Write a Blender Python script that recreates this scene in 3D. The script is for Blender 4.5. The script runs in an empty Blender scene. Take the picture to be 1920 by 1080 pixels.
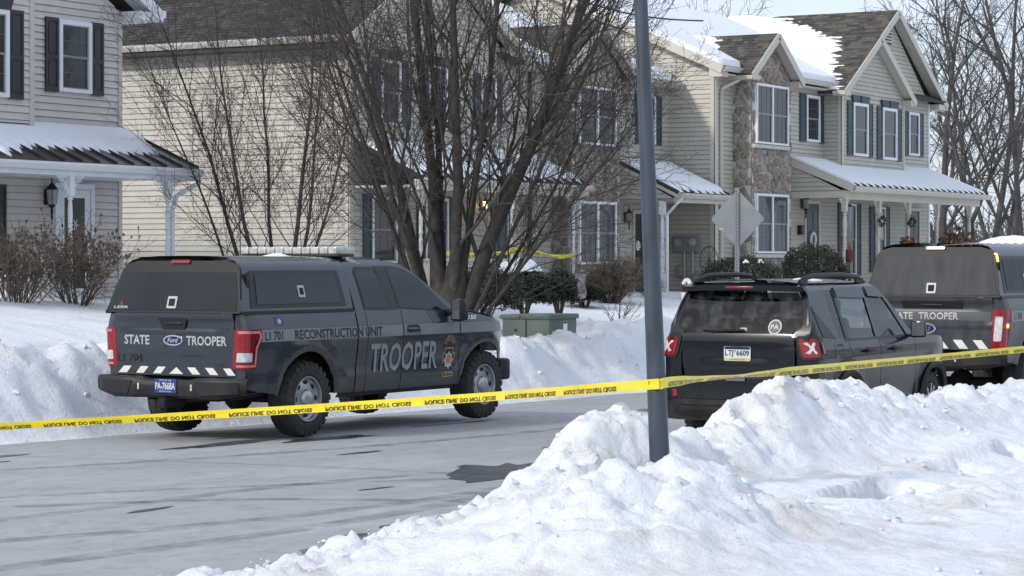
import bpy, bmesh, math, random
from mathutils import Vector, Matrix, noise
R = math.radians
sc = bpy.context.scene
COL = sc.collection

# ---------------------------------------------------------------- camera
# world axes: X runs along the street, Y across it towards the houses, Z up
cam_d = bpy.data.cameras.new('camera')
cam = bpy.data.objects.new('camera', cam_d); COL.objects.link(cam)
cam.location = (0, 0, 2.0)
cam.rotation_euler = (R(90), 0, R(-60))
cam_d.sensor_width = 36; cam_d.lens = 4550/1920*36
cam_d.shift_y = -55/1920
cam_d.clip_start = 0.5; cam_d.clip_end = 3000
sc.camera = cam

# ---------------------------------------------------------------- sky, sun, exposure
SUN_AZ, SUN_EL = 158.0, 31.0          # direction to the sun, degrees from +X
world = bpy.data.worlds.new('World'); sc.world = world; world.use_nodes = True
wn, wl = world.node_tree.nodes, world.node_tree.links
wn.clear()
sky = wn.new('ShaderNodeTexSky'); sky.sky_type = 'NISHITA'; sky.sun_disc = False
sky.sun_elevation = R(SUN_EL); sky.sun_rotation = R(90 - SUN_AZ)
sky.air_density = 1.0; sky.dust_density = 2.0; sky.ozone_density = 1.0
tc = wn.new('ShaderNodeTexCoord')
mp = wn.new('ShaderNodeMapping'); mp.inputs['Scale'].default_value = (1, 1, 2.6)
nz = wn.new('ShaderNodeTexNoise'); nz.inputs['Scale'].default_value = 2.6; nz.inputs['Detail'].default_value = 7
rp = wn.new('ShaderNodeMapRange'); rp.inputs[1].default_value = .3; rp.inputs[2].default_value = .72
rp.inputs[3].default_value = .55; rp.inputs[4].default_value = .95
mx = wn.new('ShaderNodeMix'); mx.data_type = 'RGBA'
mx.inputs[7].default_value = (5.6, 6.3, 7.5, 1)      # thin high cloud
bg = wn.new('ShaderNodeBackground'); bg.inputs['Strength'].default_value = .14
wo = wn.new('ShaderNodeOutputWorld')
wl.new(tc.outputs['Generated'], mp.inputs[0]); wl.new(mp.outputs[0], nz.inputs['Vector'])
wl.new(nz.outputs[0], rp.inputs[0]); wl.new(rp.outputs[0], mx.inputs[0])
wl.new(sky.outputs[0], mx.inputs[6]); wl.new(mx.outputs[2], bg.inputs[0]); wl.new(bg.outputs[0], wo.inputs[0])
sun_d = bpy.data.lights.new('sun', 'SUN'); sun = bpy.data.objects.new('sun', sun_d); COL.objects.link(sun)
sun_d.energy = 1.9; sun_d.angle = R(6.0); sun_d.color = (1, .95, .87)
ce, se = math.cos(R(SUN_EL)), math.sin(R(SUN_EL))
sun.rotation_euler = Vector((-ce*math.cos(R(SUN_AZ)), -ce*math.sin(R(SUN_AZ)), -se)).to_track_quat('-Z', 'Y').to_euler()
sc.view_settings.view_transform = 'Standard'; sc.view_settings.look = 'None'
sc.view_settings.exposure = 0.17; sc.view_settings.gamma = 1.0

# ---------------------------------------------------------------- text outlines (made first, while the scene is empty)
STR = ['STATE', 'TROOPER', 'L1 701', 'RECONSTRUCTION UNIT', 'Ford', 'LEER', 'F150', 'PA-7668A', 'LTJ*6609', 'PENNSYLVANIA',
       'STATE POLICE', 'L1 500', 'POLICE LINE. DO NOT CROSS', 'OFFICIAL USE', 'visitPA.com', 'PA', 'Jeep', 'WARNING', 'F', 'MOTOR']
TXT = {}
_t = []
for s_ in STR:
    for bold in (0, .022):
        cu = bpy.data.curves.new('t', 'FONT'); cu.body = s_; cu.resolution_u = 2; cu.offset = bold
        if s_ in ('Ford', 'F150'): cu.shear = .3
        o_ = bpy.data.objects.new('t', cu); COL.objects.link(o_); _t.append((s_, bold, o_, cu))
dg = bpy.context.evaluated_depsgraph_get(); dg.update()
for s_, bold, o_, cu in _t:
    me = bpy.data.meshes.new_from_object(o_.evaluated_get(dg))
    xs = [v.co.x for v in me.vertices]; ys = [v.co.y for v in me.vertices]
    x0, x1, y0, y1 = min(xs), max(xs), min(ys), max(ys)
    TXT[(s_, bool(bold))] = ([((v.co.x-x0)/(x1-x0), (v.co.y-y0)/(y1-y0)) for v in me.vertices], [tuple(p.vertices) for p in me.polygons])
    bpy.data.objects.remove(o_); bpy.data.curves.remove(cu); bpy.data.meshes.remove(me)

# ---------------------------------------------------------------- materials
def M(name, col, rough=.6, metal=0, var=.12, scale=6, bump=0, bscale=40, coat=0, spec=.5, rand=0, emit=0, stretch=(1, 1, 1),
      dirt=None, dirt_z=(0, 1), dirt_amt=.5, col2=None, trans=False, rvar=0):
    m = bpy.data.materials.new(name); m.use_nodes = True
    n, l = m.node_tree.nodes, m.node_tree.links
    b = n['Principled BSDF']
    t = n.new('ShaderNodeTexCoord'); mpp = n.new('ShaderNodeMapping'); mpp.inputs['Scale'].default_value = stretch
    l.new(t.outputs['Object'], mpp.inputs[0])
    ns = n.new('ShaderNodeTexNoise'); ns.inputs['Scale'].default_value = scale; ns.inputs['Detail'].default_value = 6
    l.new(mpp.outputs[0], ns.inputs['Vector'])
    mr = n.new('ShaderNodeMapRange'); mr.inputs[1].default_value = .3; mr.inputs[2].default_value = .7
    l.new(ns.outputs[0], mr.inputs[0])
    mix = n.new('ShaderNodeMix'); mix.data_type = 'RGBA'
    c2 = col2 or tuple(min(1, c*(1+var)) for c in col)
    c1 = tuple(c*(1-var) for c in col) if not col2 else col
    mix.inputs[6].default_value = (*c1, 1); mix.inputs[7].default_value = (*c2, 1)
    l.new(mr.outputs[0], mix.inputs[0]); out = mix.outputs[2]
    if rand:
        oi = n.new('ShaderNodeObjectInfo'); hs = n.new('ShaderNodeHueSaturation')
        r2 = n.new('ShaderNodeMapRange'); r2.inputs[3].default_value = 1-rand; r2.inputs[4].default_value = 1+rand
        l.new(oi.outputs['Random'], r2.inputs[0]); l.new(r2.outputs[0], hs.inputs['Value']); l.new(out, hs.inputs['Color']); out = hs.outputs[0]
    if dirt:
        sx = n.new('ShaderNodeSeparateXYZ'); l.new(t.outputs['Object'], sx.inputs[0])
        d1 = n.new('ShaderNodeMapRange'); d1.inputs[1].default_value = dirt_z[0]; d1.inputs[2].default_value = dirt_z[1]
        d1.inputs[3].default_value = 1; d1.inputs[4].default_value = .08
        l.new(sx.outputs[2], d1.inputs[0])
        n2 = n.new('ShaderNodeTexNoise'); n2.inputs['Scale'].default_value = 3.5; n2.inputs['Detail'].default_value = 8; n2.inputs['Roughness'].default_value = .65
        mp2 = n.new('ShaderNodeMapping'); mp2.inputs['Scale'].default_value = (1.6, 1.6, .6); l.new(t.outputs['Object'], mp2.inputs[0])
        l.new(mp2.outputs[0], n2.inputs['Vector'])
        r3 = n.new('ShaderNodeMapRange'); r3.inputs[1].default_value = .35; r3.inputs[2].default_value = .7; l.new(n2.outputs[0], r3.inputs[0])
        mu = n.new('ShaderNodeMath'); mu.operation = 'MULTIPLY'; l.new(d1.outputs[0], mu.inputs[0]); l.new(r3.outputs[0], mu.inputs[1])
        mu2 = n.new('ShaderNodeMath'); mu2.operation = 'MULTIPLY'; mu2.inputs[1].default_value = dirt_amt; l.new(mu.outputs[0], mu2.inputs[0])
        mm = n.new('ShaderNodeMix'); mm.data_type = 'RGBA'; mm.inputs[7].default_value = (*dirt, 1)
        l.new(mu2.outputs[0], mm.inputs[0]); l.new(out, mm.inputs[6]); out = mm.outputs[2]
        rr = n.new('ShaderNodeMapRange'); rr.inputs[3].default_value = rough; rr.inputs[4].default_value = .75
        l.new(mu2.outputs[0], rr.inputs[0]); l.new(rr.outputs[0], b.inputs['Roughness'])
        if coat:
            rc = n.new('ShaderNodeMapRange'); rc.inputs[3].default_value = coat; rc.inputs[4].default_value = 0
            rc.inputs[2].default_value = .5
            l.new(mu2.outputs[0], rc.inputs[0]); l.new(rc.outputs[0], b.inputs['Coat Weight'])
    l.new(out, b.inputs['Base Color'])
    if not dirt:
        b.inputs['Roughness'].default_value = rough; b.inputs['Coat Weight'].default_value = coat
        if rvar:
            rr = n.new('ShaderNodeMapRange'); rr.inputs[3].default_value = rough-rvar; rr.inputs[4].default_value = rough+rvar
            l.new(mr.outputs[0], rr.inputs[0]); l.new(rr.outputs[0], b.inputs['Roughness'])
    b.inputs['Coat Roughness'].default_value = .06
    b.inputs['Metallic'].default_value = metal; b.inputs['Specular IOR Level'].default_value = spec
    if bump:
        nb = n.new('ShaderNodeTexNoise'); nb.inputs['Scale'].default_value = bscale; nb.inputs['Detail'].default_value = 5
        l.new(mpp.outputs[0], nb.inputs['Vector'])
        bp = n.new('ShaderNodeBump'); bp.inputs['Strength'].default_value = bump; bp.inputs['Distance'].default_value = .02
        l.new(nb.outputs[0], bp.inputs['Height']); l.new(bp.outputs[0], b.inputs['Normal'])
    if emit:
        b.inputs['Emission Strength'].default_value = emit; l.new(out, b.inputs['Emission Color'])
    m.diffuse_color = (*col, 1)
    return m

def glass(name, tint, rough=.03):
    m = bpy.data.materials.new(name); m.use_nodes = True
    n, l = m.node_tree.nodes, m.node_tree.links; n.clear()
    tr = n.new('ShaderNodeBsdfTransparent'); tr.inputs[0].default_value = (*tint, 1)
    gl = n.new('ShaderNodeBsdfGlossy'); gl.inputs['Roughness'].default_value = rough
    tx = n.new('ShaderNodeTexCoord'); nn = n.new('ShaderNodeTexNoise'); nn.inputs['Scale'].default_value = 9; nn.inputs['Detail'].default_value = 6
    l.new(tx.outputs['Object'], nn.inputs['Vector'])
    df = n.new('ShaderNodeBsdfDiffuse'); df.inputs[0].default_value = (.25, .26, .27, 1)
    rr = n.new('ShaderNodeMapRange'); rr.inputs[1].default_value = .45; rr.inputs[2].default_value = .8; rr.inputs[4].default_value = .22
    l.new(nn.outputs[0], rr.inputs[0])
    fr = n.new('ShaderNodeFresnel'); fr.inputs[0].default_value = 1.5
    a = n.new('ShaderNodeMixShader'); c = n.new('ShaderNodeMixShader'); o = n.new('ShaderNodeOutputMaterial')
    l.new(fr.outputs[0], a.inputs[0]); l.new(tr.outputs[0], a.inputs[1]); l.new(gl.outputs[0], a.inputs[2])
    l.new(rr.outputs[0], c.inputs[0]); l.new(a.outputs[0], c.inputs[1]); l.new(df.outputs[0], c.inputs[2]); l.new(c.outputs[0], o.inputs[0])
    return m

def snow_mat(name, dirt=0.0, fine=.35):
    m = bpy.data.materials.new(name); m.use_nodes = True
    n, l = m.node_tree.nodes, m.node_tree.links; b = n['Principled BSDF']
    g = n.new('ShaderNodeNewGeometry')
    a = n.new('ShaderNodeTexNoise'); a.inputs['Scale'].default_value = 1.1; a.inputs['Detail'].default_value = 9; a.inputs['Roughness'].default_value = .68
    l.new(g.outputs['Position'], a.inputs['Vector'])
    mr = n.new('ShaderNodeMapRange'); mr.inputs[1].default_value = .50; mr.inputs[2].default_value = .72; mr.inputs[4].default_value = dirt
    l.new(a.outputs[0], mr.inputs[0])
    mix = n.new('ShaderNodeMix'); mix.data_type = 'RGBA'; mix.inputs[6].default_value = (.80, .82, .85, 1); mix.inputs[7].default_value = (.42, .34, .27, 1)
    l.new(mr.outputs[0], mix.inputs[0])
    # scattered grit
    sp = n.new('ShaderNodeTexNoise'); sp.inputs['Scale'].default_value = 16; sp.inputs['Detail'].default_value = 3; l.new(g.outputs['Position'], sp.inputs['Vector'])
    s2 = n.new('ShaderNodeMapRange'); s2.inputs[1].default_value = .70; s2.inputs[2].default_value = .78; s2.inputs[4].default_value = dirt*.9
    l.new(sp.outputs[0], s2.inputs[0])
    m2 = n.new('ShaderNodeMix'); m2.data_type = 'RGBA'; m2.inputs[7].default_value = (.30, .24, .19, 1)
    l.new(s2.outputs[0], m2.inputs[0]); l.new(mix.outputs[2], m2.inputs[6]); l.new(m2.outputs[2], b.inputs['Base Color'])
    b.inputs['Roughness'].default_value = .75; b.inputs['Specular IOR Level'].default_value = .25
    n1 = n.new('ShaderNodeTexNoise'); n1.inputs['Scale'].default_value = 9; n1.inputs['Detail'].default_value = 8; n1.inputs['Roughness'].default_value = .7
    l.new(g.outputs['Position'], n1.inputs['Vector'])
    bp = n.new('ShaderNodeBump'); bp.inputs['Strength'].default_value = fine; bp.inputs['Distance'].default_value = .05
    l.new(n1.outputs[0], bp.inputs['Height']); l.new(bp.outputs[0], b.inputs['Normal'])
    return m

def shingle_mat(name, dark, light):
    m = bpy.data.materials.new(name); m.use_nodes = True
    n, l = m.node_tree.nodes, m.node_tree.links; b = n['Principled BSDF']
    g = n.new('ShaderNodeNewGeometry'); rp = n.new('ShaderNodeValToRGB')
    rp.color_ramp.elements[0].color = (*dark, 1); rp.color_ramp.elements[1].color = (*light, 1)
    l.new(g.outputs['Random Per Island'], rp.inputs[0])
    ns = n.new('ShaderNodeTexNoise'); ns.inputs['Scale'].default_value = 30; l.new(g.outputs['Position'], ns.inputs['Vector'])
    mx_ = n.new('ShaderNodeMix'); mx_.data_type = 'RGBA'; mx_.blend_type = 'MULTIPLY'; mx_.inputs[0].default_value = .6
    l.new(rp.outputs[0], mx_.inputs[6]); l.new(ns.outputs['Color'], mx_.inputs[7]); l.new(mx_.outputs[2], b.inputs['Base Color'])
    b.inputs['Roughness'].default_value = .9
    return m

def stone_mat(name):
    m = bpy.data.materials.new(name); m.use_nodes = True
    n, l = m.node_tree.nodes, m.node_tree.links; b = n['Principled BSDF']
    oi = n.new('ShaderNodeObjectInfo'); rp = n.new('ShaderNodeValToRGB'); rp.color_ramp.interpolation = 'CONSTANT'
    cols = [(.21, .155, .11), (.27, .245, .215), (.28, .225, .165), (.23, .225, .215), (.17, .125, .09), (.33, .29, .235), (.18, .17, .16), (.22, .14, .10), (.29, .27, .24)]
    e = rp.color_ramp.elements
    while len(e) < len(cols): e.new(.5)
    for i, c in enumerate(cols): e[i].position = i/len(cols); e[i].color = (*[x*.62+y*.38 for x, y in zip(c, (.27, .235, .195))], 1)
    l.new(oi.outputs['Random'], rp.inputs[0])
    g = n.new('ShaderNodeNewGeometry'); ns = n.new('ShaderNodeTexNoise'); ns.inputs['Scale'].default_value = 12; ns.inputs['Detail'].default_value = 7
    l.new(g.outputs['Position'], ns.inputs['Vector'])
    hs = n.new('ShaderNodeHueSaturation'); mr = n.new('ShaderNodeMapRange'); mr.inputs[1].default_value = .3; mr.inputs[2].default_value = .7; mr.inputs[3].default_value = .65; mr.inputs[4].default_value = 1.4
    l.new(ns.outputs[0], mr.inputs[0]); l.new(mr.outputs[0], hs.inputs['Value']); l.new(rp.outputs[0], hs.inputs['Color']); l.new(hs.outputs[0], b.inputs['Base Color'])
    bp = n.new('ShaderNodeBump'); bp.inputs['Strength'].default_value = .5; bp.inputs['Distance'].default_value = .03; l.new(ns.outputs[0], bp.inputs['Height']); l.new(bp.outputs[0], b.inputs['Normal'])
    b.inputs['Roughness'].default_value = .9
    return m

def road_mat():
    m = bpy.data.materials.new('salted_asphalt'); m.use_nodes = True
    n, l = m.node_tree.nodes, m.node_tree.links; b = n['Principled BSDF']
    g = n.new('ShaderNodeNewGeometry')
    def nz_(scale, st, det=6, rg=.6):
        mpp = n.new('ShaderNodeMapping'); mpp.inputs['Scale'].default_value = st; l.new(g.outputs['Position'], mpp.inputs[0])
        q = n.new('ShaderNodeTexNoise'); q.inputs['Scale'].default_value = scale; q.inputs['Detail'].default_value = det; q.inputs['Roughness'].default_value = rg
        l.new(mpp.outputs[0], q.inputs['Vector']); return q.outputs[0]
    def mr_(src, a, b_, c, d):
        q = n.new('ShaderNodeMapRange'); l.new(src, q.inputs[0])
        for i, v in enumerate((a, b_, c, d)): q.inputs[i+1].default_value = v
        return q.outputs[0]
    def mix_(f, a, c):
        q = n.new('ShaderNodeMix'); q.data_type = 'RGBA'
        l.new(f, q.inputs[0])
        if isinstance(a, tuple): q.inputs[6].default_value = (*a, 1)
        else: l.new(a, q.inputs[6])
        q.inputs[7].default_value = (*c, 1); return q.outputs[2]
    big = nz_(.35, (.5, 1.4, 1), 8)
    c = mix_(mr_(big, .3, .7, 0, 1), (.30, .305, .312), (.40, .405, .412))
    lane = nz_(1.1, (.28, .9, 1), 6)
    c = mix_(mr_(lane, .50, .66, 0, .28), c, (.25, .255, .265))
    fine = nz_(16, (.8, 1.2, 1), 6, .8)
    c = mix_(mr_(fine, .55, .75, 0, .5), c, (.17, .175, .18))
    spk = nz_(34, (1, 1, 1), 3, .6)
    c = mix_(mr_(spk, .66, .74, 0, .6), c, (.58, .59, .61))
    mot = nz_(5.5, (.7, 1.1, 1), 7, .72)
    c = mix_(mr_(mot, .50, .70, 0, .55), c, (.185, .188, .195))
    mo2 = nz_(2.2, (.6, 1.2, 1), 8, .75)
    c = mix_(mr_(mo2, .52, .72, 0, .6), c, (.47, .48, .495))
    wet = nz_(.8, (.45, 1.6, 1), 7, .62)
    wf = mr_(wet, .70, .73, 0, .8)
    c = mix_(wf, c, (.045, .045, .048))
    l.new(c, b.inputs['Base Color'])
    l.new(mr_(wf, 0, 1, .72, .3), b.inputs['Roughness'])
    bp = n.new('ShaderNodeBump'); bp.inputs['Strength'].default_value = .35; bp.inputs['Distance'].default_value = .01
    l.new(fine, bp.inputs['Height']); l.new(bp.outputs[0], b.inputs['Normal'])
    return m

MAT = dict(
    snow=snow_mat('clean_snow', .12, .3), bank=snow_mat('plowed_snow', .55, .8), bankfar=snow_mat('far_plowed_snow', .40, .7), roofsnow=snow_mat('roof_snow', 0, .15),
    road=road_mat(),
    wet=M('wet_asphalt', (.062, .063, .067), .35, var=.4, scale=9, spec=.5, rvar=.08),
    taupe=M('taupe_siding', (.585, .545, .515), .55, var=.05, scale=3, rand=.04),
    cream=M('beige_siding', (.475, .45, .39), .55, var=.05, scale=3, rand=.04),
    creamtrim=M('beige_trim', (.53, .50, .43), .5, var=.05, scale=3),
    taupetrim=M('taupe_trim', (.56, .51, .48), .5, var=.05, scale=3),
    backing=M('siding_backing', (.16, .15, .13), .8),
    white=M('white_vinyl', (.76, .78, .80), .45, var=.05, scale=4),
    shut_dark=M('charcoal_shutter', (.035, .032, .036), .55, var=.1),
    shut_teal=M('slate_blue_shutter', (.034, .058, .070), .55, var=.1),
    pane=M('window_pane', (.022, .025, .028), .06, var=.6, scale=1.2, spec=.45),
    curtain=M('lace_curtain_pane', (.03, .033, .036), .08, var=.8, scale=2.2, stretch=(5, 5, .6), spec=.45, col2=(.06, .065, .07)),
    muntin=M('window_muntin', (.085, .095, .10), .5), sash=M('grey_sash', (.27, .28, .285), .5),
    shingle=shingle_mat('brown_shingles', (.055, .050, .044), (.17, .15, .125)),
    shingleg=shingle_mat('grey_brown_shingles', (.035, .032, .031), (.10, .092, .086)),
    roofmetal=M('brown_metal_roof', (.055, .045, .04), .4, metal=.3, var=.15),
    greenmetal=M('dark_green_metal_roof', (.02, .032, .03), .4, metal=.2, var=.15),
    stone=stone_mat('field_stone'), mortar=M('pale_mortar', (.52, .50, .46), .9, var=.15, scale=20, bump=.4),
    door=M('teal_door', (.03, .05, .058), .4), darkdoor=M('black_door', (.018, .02, .022), .35),
    iron=M('black_iron', (.02, .02, .021), .4, metal=.5), lampglass=M('lamp_glass', (.35, .36, .36), .15, var=.2),
    warm=M('lit_lamp_glass', (1.0, .55, .18), .3, emit=6), bark=M('dark_bark', (.045, .038, .033), .9, var=.45, scale=9, bump=.6, bscale=25),
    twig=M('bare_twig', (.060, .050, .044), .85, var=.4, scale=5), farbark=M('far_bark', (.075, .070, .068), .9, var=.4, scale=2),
    bushtwig=M('brown_bush_twig', (.115, .088, .068), .9, var=.4, scale=7), seed=M('dry_seed_head', (.088, .062, .047), .9, var=.4, scale=12),
    leaf=M('evergreen_leaf', (.028, .042, .02), .6, var=.5, scale=14), yew=M('dark_yew_needle', (.022, .028, .014), .75, var=.5, scale=11),
    rust=M('rust_brown_leaf', (.17, .075, .035), .8, var=.5, scale=11),
    pole=M('blue_grey_pole_paint', (.046, .058, .078), .45, metal=.1, var=.32, scale=7, stretch=(1, 1, .25), rvar=.12, bump=.15, bscale=30),
    sign=M('bare_aluminium_sign_back', (.42, .435, .45), .45, metal=.6, var=.08, scale=4), galv=M('galvanised_steel', (.36, .38, .40), .45, metal=.6, var=.15, scale=30),
    tape=M('yellow_tape', (.80, .64, .03), .35, var=.06, scale=10), tapetxt=M('black_tape_print', (.03, .03, .02), .5),
    box=M('green_utility_paint', (.075, .10, .085), .55, var=.12, scale=3), meter=M('grey_meter_enamel', (.20, .22, .23), .45), label=M('white_label', (.7, .7, .68), .5), red=M('red_enamel', (.07, .012, .012), .5),
    purple=M('garden_flag_cloth', (.035, .03, .09), .8, var=.3, scale=9, col2=(.22, .20, .20)), orange=M('orange_brown_straw', (.45, .22, .06), .9, var=.3), cable=M('black_cable', (.02, .02, .02), .6),
)

# ---------------------------------------------------------------- mesh helpers
ORG = Vector((0, 0, 0))
def setorg(v): 
    global ORG
    ORG = Vector(v)
def link(o, par=None):
    COL.objects.link(o)
    if par: o.parent = par
    return o
def tag(o, label=None, cat=None, group=None, kind=None):
    if label: o['label'] = label
    if cat: o['category'] = cat
    if group: o['group'] = group
    if kind: o['kind'] = kind
    return o
def thing(name, label, cat, loc=(0, 0, 0), rz=0, group=None):
    o = bpy.data.objects.new(name, None); o.location = loc; o.rotation_euler = (0, 0, R(rz)); o.empty_display_size = .2
    link(o); tag(o, label, cat, group); return o
def finish(me, name, mat, par, smooth):
    if smooth:
        me.polygons.foreach_set('use_smooth', [True]*len(me.polygons)); me.set_sharp_from_angle(angle=R(smooth))
    if mat: me.materials.append(MAT[mat] if isinstance(mat, str) else mat)
    return link(bpy.data.objects.new(name, me), par)
class MB:
    def __init__(s): s.v = []; s.f = []
    def add(s, vs, fs):
        o = len(s.v); s.v += [tuple(v) for v in vs]; s.f += [tuple(i+o for i in f) for f in fs]; return s
    def hexa(s, c): return s.add(c, [(0, 3, 2, 1), (4, 5, 6, 7), (0, 1, 5, 4), (1, 2, 6, 5), (2, 3, 7, 6), (3, 0, 4, 7)])
    def box(s, x0, x1, y0, y1, z0, z1):
        return s.hexa([(x0, y0, z0), (x1, y0, z0), (x1, y1, z0), (x0, y1, z0), (x0, y0, z1), (x1, y0, z1), (x1, y1, z1), (x0, y1, z1)])
    def fbox(s, fn, u0, u1, z0, z1, o0, o1):
        return s.hexa([fn(u0, z0, o1), fn(u1, z0, o1), fn(u1, z0, o0), fn(u0, z0, o0), fn(u0, z1, o1), fn(u1, z1, o1), fn(u1, z1, o0), fn(u0, z1, o0)])
    def bar(s, p, q, w, h, up=(0, 0, 1)):
        p, q = Vector(p), Vector(q); d = (q-p).normalized(); a = d.cross(Vector(up)).normalized()*w/2; b = a.cross(d).normalized()*h/2
        return s.hexa([p-a-b, p+a-b, q+a-b, q-a-b, p-a+b, p+a+b, q+a+b, q-a+b])
    def tube(s, pts, rs, n=8, cap=True):
        pts = [Vector(p) for p in pts]; o = len(s.v); k = len(pts)
        if not hasattr(rs, '__len__'): rs = [rs]*k
        ref = None
        for i, p in enumerate(pts):
            d = (pts[min(i+1, k-1)]-pts[max(i-1, 0)])
            d = d.normalized() if d.length > 1e-9 else Vector((0, 0, 1))
            if ref is None: ref = d.orthogonal().normalized()
            ref = ref - d*ref.dot(d)
            ref = ref.normalized() if ref.length > 1e-6 else d.orthogonal().normalized()
            b = d.cross(ref)
            for j in range(n):
                t = 2*math.pi*j/n
                s.v.append(tuple(p+(ref*math.cos(t)+b*math.sin(t))*rs[i]))
        for i in range(k-1):
            for j in range(n):
                a, b = o+i*n+j, o+i*n+(j+1) % n
                s.f.append((a, b, b+n, a+n))
        if cap:
            s.f.append(tuple(o+j for j in range(n))[::-1]); s.f.append(tuple(o+(k-1)*n+j for j in range(n)))
        return s
    def prism(s, pts, ext):
        pts = [Vector(p) for p in pts]; e = Vector(ext); n = len(pts)
        return s.add(pts+[p+e for p in pts], [tuple(range(n))[::-1], tuple(range(n, 2*n))]+[(i, (i+1) % n, n+(i+1) % n, n+i) for i in range(n)])
    def lathe(s, prof, c=(0, 0, 0), ax='z', n=24, close=False, cap=True):
        # prof: (r, h) pairs along the axis
        c = Vector(c); o = len(s.v); k = len(prof)
        for r, h in prof:
            for j in range(n):
                t = 2*math.pi*j/n; a, b = r*math.cos(t), r*math.sin(t)
                s.v.append(tuple(c+(Vector((a, b, h)) if ax == 'z' else Vector((a, h, b)) if ax == 'y' else Vector((h, a, b)))))
        for i in range(k-1 if not close else k):
            for j in range(n):
                i2 = (i+1) % k
                s.f.append((o+i*n+j, o+i*n+(j+1) % n, o+i2*n+(j+1) % n, o+i2*n+j))
        if not close and cap:
            if prof[0][0] > 1e-4: s.f.append(tuple(o+j for j in range(n))[::-1])
            if prof[-1][0] > 1e-4: s.f.append(tuple(o+(k-1)*n+j for j in range(n)))
        return s
    def grid(s, P):
        o = len(s.v); r, c = len(P), len(P[0])
        for row in P: s.v += [tuple(p) for p in row]
        s.f += [(o+i*c+j, o+i*c+j+1, o+(i+1)*c+j+1, o+(i+1)*c+j) for i in range(r-1) for j in range(c-1)]
        return s
    def ball(s, c, r, sq=(1, 1, 1), n=10, jit=0, rnd=random):
        k = n//2+1
        P = []
        for i in range(k):
            ph = math.pi*i/(k-1)
            P.append([(c[0]+r*sq[0]*math.sin(ph)*math.cos(2*math.pi*j/n), c[1]+r*sq[1]*math.sin(ph)*math.sin(2*math.pi*j/n), c[2]+r*sq[2]*math.cos(ph)) for j in range(n+1)])
        if jit: P = [[tuple(x+rnd.uniform(-jit, jit) for x in p) for p in row] for row in P]
        return s.grid(P)
    def build(s, name, mat, par=None, smooth=0, bevel=0, seg=2):
        me = bpy.data.meshes.new(name)
        me.from_pydata([(x-ORG.x, y-ORG.y, z-ORG.z) for x, y, z in s.v], [], s.f)
        if bevel:
            bm = bmesh.new(); bm.from_mesh(me); bmesh.ops.remove_doubles(bm, verts=bm.verts, dist=1e-5)
            ed = [e for e in bm.edges if len(e.link_faces) == 2 and e.calc_face_angle(0) > .5]
            bmesh.ops.bevel(bm, geom=ed, offset=bevel, segments=seg, affect='EDGES', profile=.5, clamp_overlap=True)
            bm.to_mesh(me); bm.free(); smooth = smooth or 40
        me.update()
        return finish(me, name, mat, par, smooth)

def panel(outline, fn, name, mat, par=None, us=(), vs=(), off=0, th=.012, smooth=40):
    """A sheet cut to a 2-D outline, laid on the surface fn(u, v, offset), with turned-in edges."""
    bm = bmesh.new()
    bm.faces.new([bm.verts.new((u, v, 0)) for u, v in outline])
    for c in us: bmesh.ops.bisect_plane(bm, geom=bm.verts[:]+bm.edges[:]+bm.faces[:], plane_co=(c, 0, 0), plane_no=(1, 0, 0))
    for c in vs: bmesh.ops.bisect_plane(bm, geom=bm.verts[:]+bm.edges[:]+bm.faces[:], plane_co=(0, c, 0), plane_no=(0, 1, 0))
    if th:
        be = [e for e in bm.edges if len(e.link_faces) == 1]
        r = bmesh.ops.extrude_edge_only(bm, edges=be)
        for g in r['geom']:
            if isinstance(g, bmesh.types.BMVert): g.co.z = -th
    for v in bm.verts:
        v.co = Vector(fn(v.co.x, v.co.y, v.co.z+off))-ORG
    bmesh.ops.recalc_face_normals(bm, faces=bm.faces)
    me = bpy.data.meshes.new(name); bm.to_mesh(me); bm.free()
    return finish(me, name, mat, par, smooth)
def text(s_, u0, u1, v0, v1, fn, name, mat, par, off=.003, bold=True):
    vs, fs = TXT[(s_, bold)]
    m = MB(); m.v = [tuple(fn(u0+(u1-u0)*x, v0+(v1-v0)*y, off)) for x, y in vs]; m.f = list(fs)
    return m.build(name, mat, par)
def lerp(tab, x):
    if x <= tab[0][0]: return tab[0][1]
    for (a, b), (c, d) in zip(tab, tab[1:]):
        if x <= c: return b+(d-b)*(x-a)/(c-a)
    return tab[-1][1]
def frange(a, b, n): return [a+(b-a)*i/n for i in range(n+1)]
def sstep(a, b, x):
    t = min(1, max(0, (x-a)/(b-a))); return t*t*(3-2*t)
def gau(x, c, w): return math.exp(-((x-c)/w)**2)
def nz3(x, y, z=0.0): return noise.noise(Vector((x, y, z)))
def fbm(x, y, z=0.0, o=4): return noise.fractal(Vector((x, y, z)), .9, 2.1, o)
# ================================================================ GROUND, ROAD, SNOW
def zroad(s): return .02-.01*(s-22) if s < 60 else -.36
def surf(name, ss, ts, zf, mat, **kw):
    P = [[(s, t, zf(s, t)) for t in ts] for s in ss]
    o = MB().grid(P).build(name, mat, None, 60); return tag(o, **kw)
def steps(*seg):
    out = []
    for a, b, d in seg:
        n = max(1, round((b-a)/d)); out += [a+(b-a)*i/n for i in range(n)]
    return out+[seg[-1][1]]
surf('ground', [-400, -100, -30, 0, 30, 60, 100, 200, 500, 1500], [-400, -100, -20, 0, 30, 60, 120, 300, 1500], lambda s, t: zroad(max(-10, s))-.45-.004*max(0, s-80), 'snow', kind='structure')
surf('road', steps((-30, 70, 5), (70, 160, 15)), steps((8.4, 18.2, 1.4)), lambda s, t: zroad(s)-.0015*(t-13)**2, 'road', kind='structure')

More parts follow.
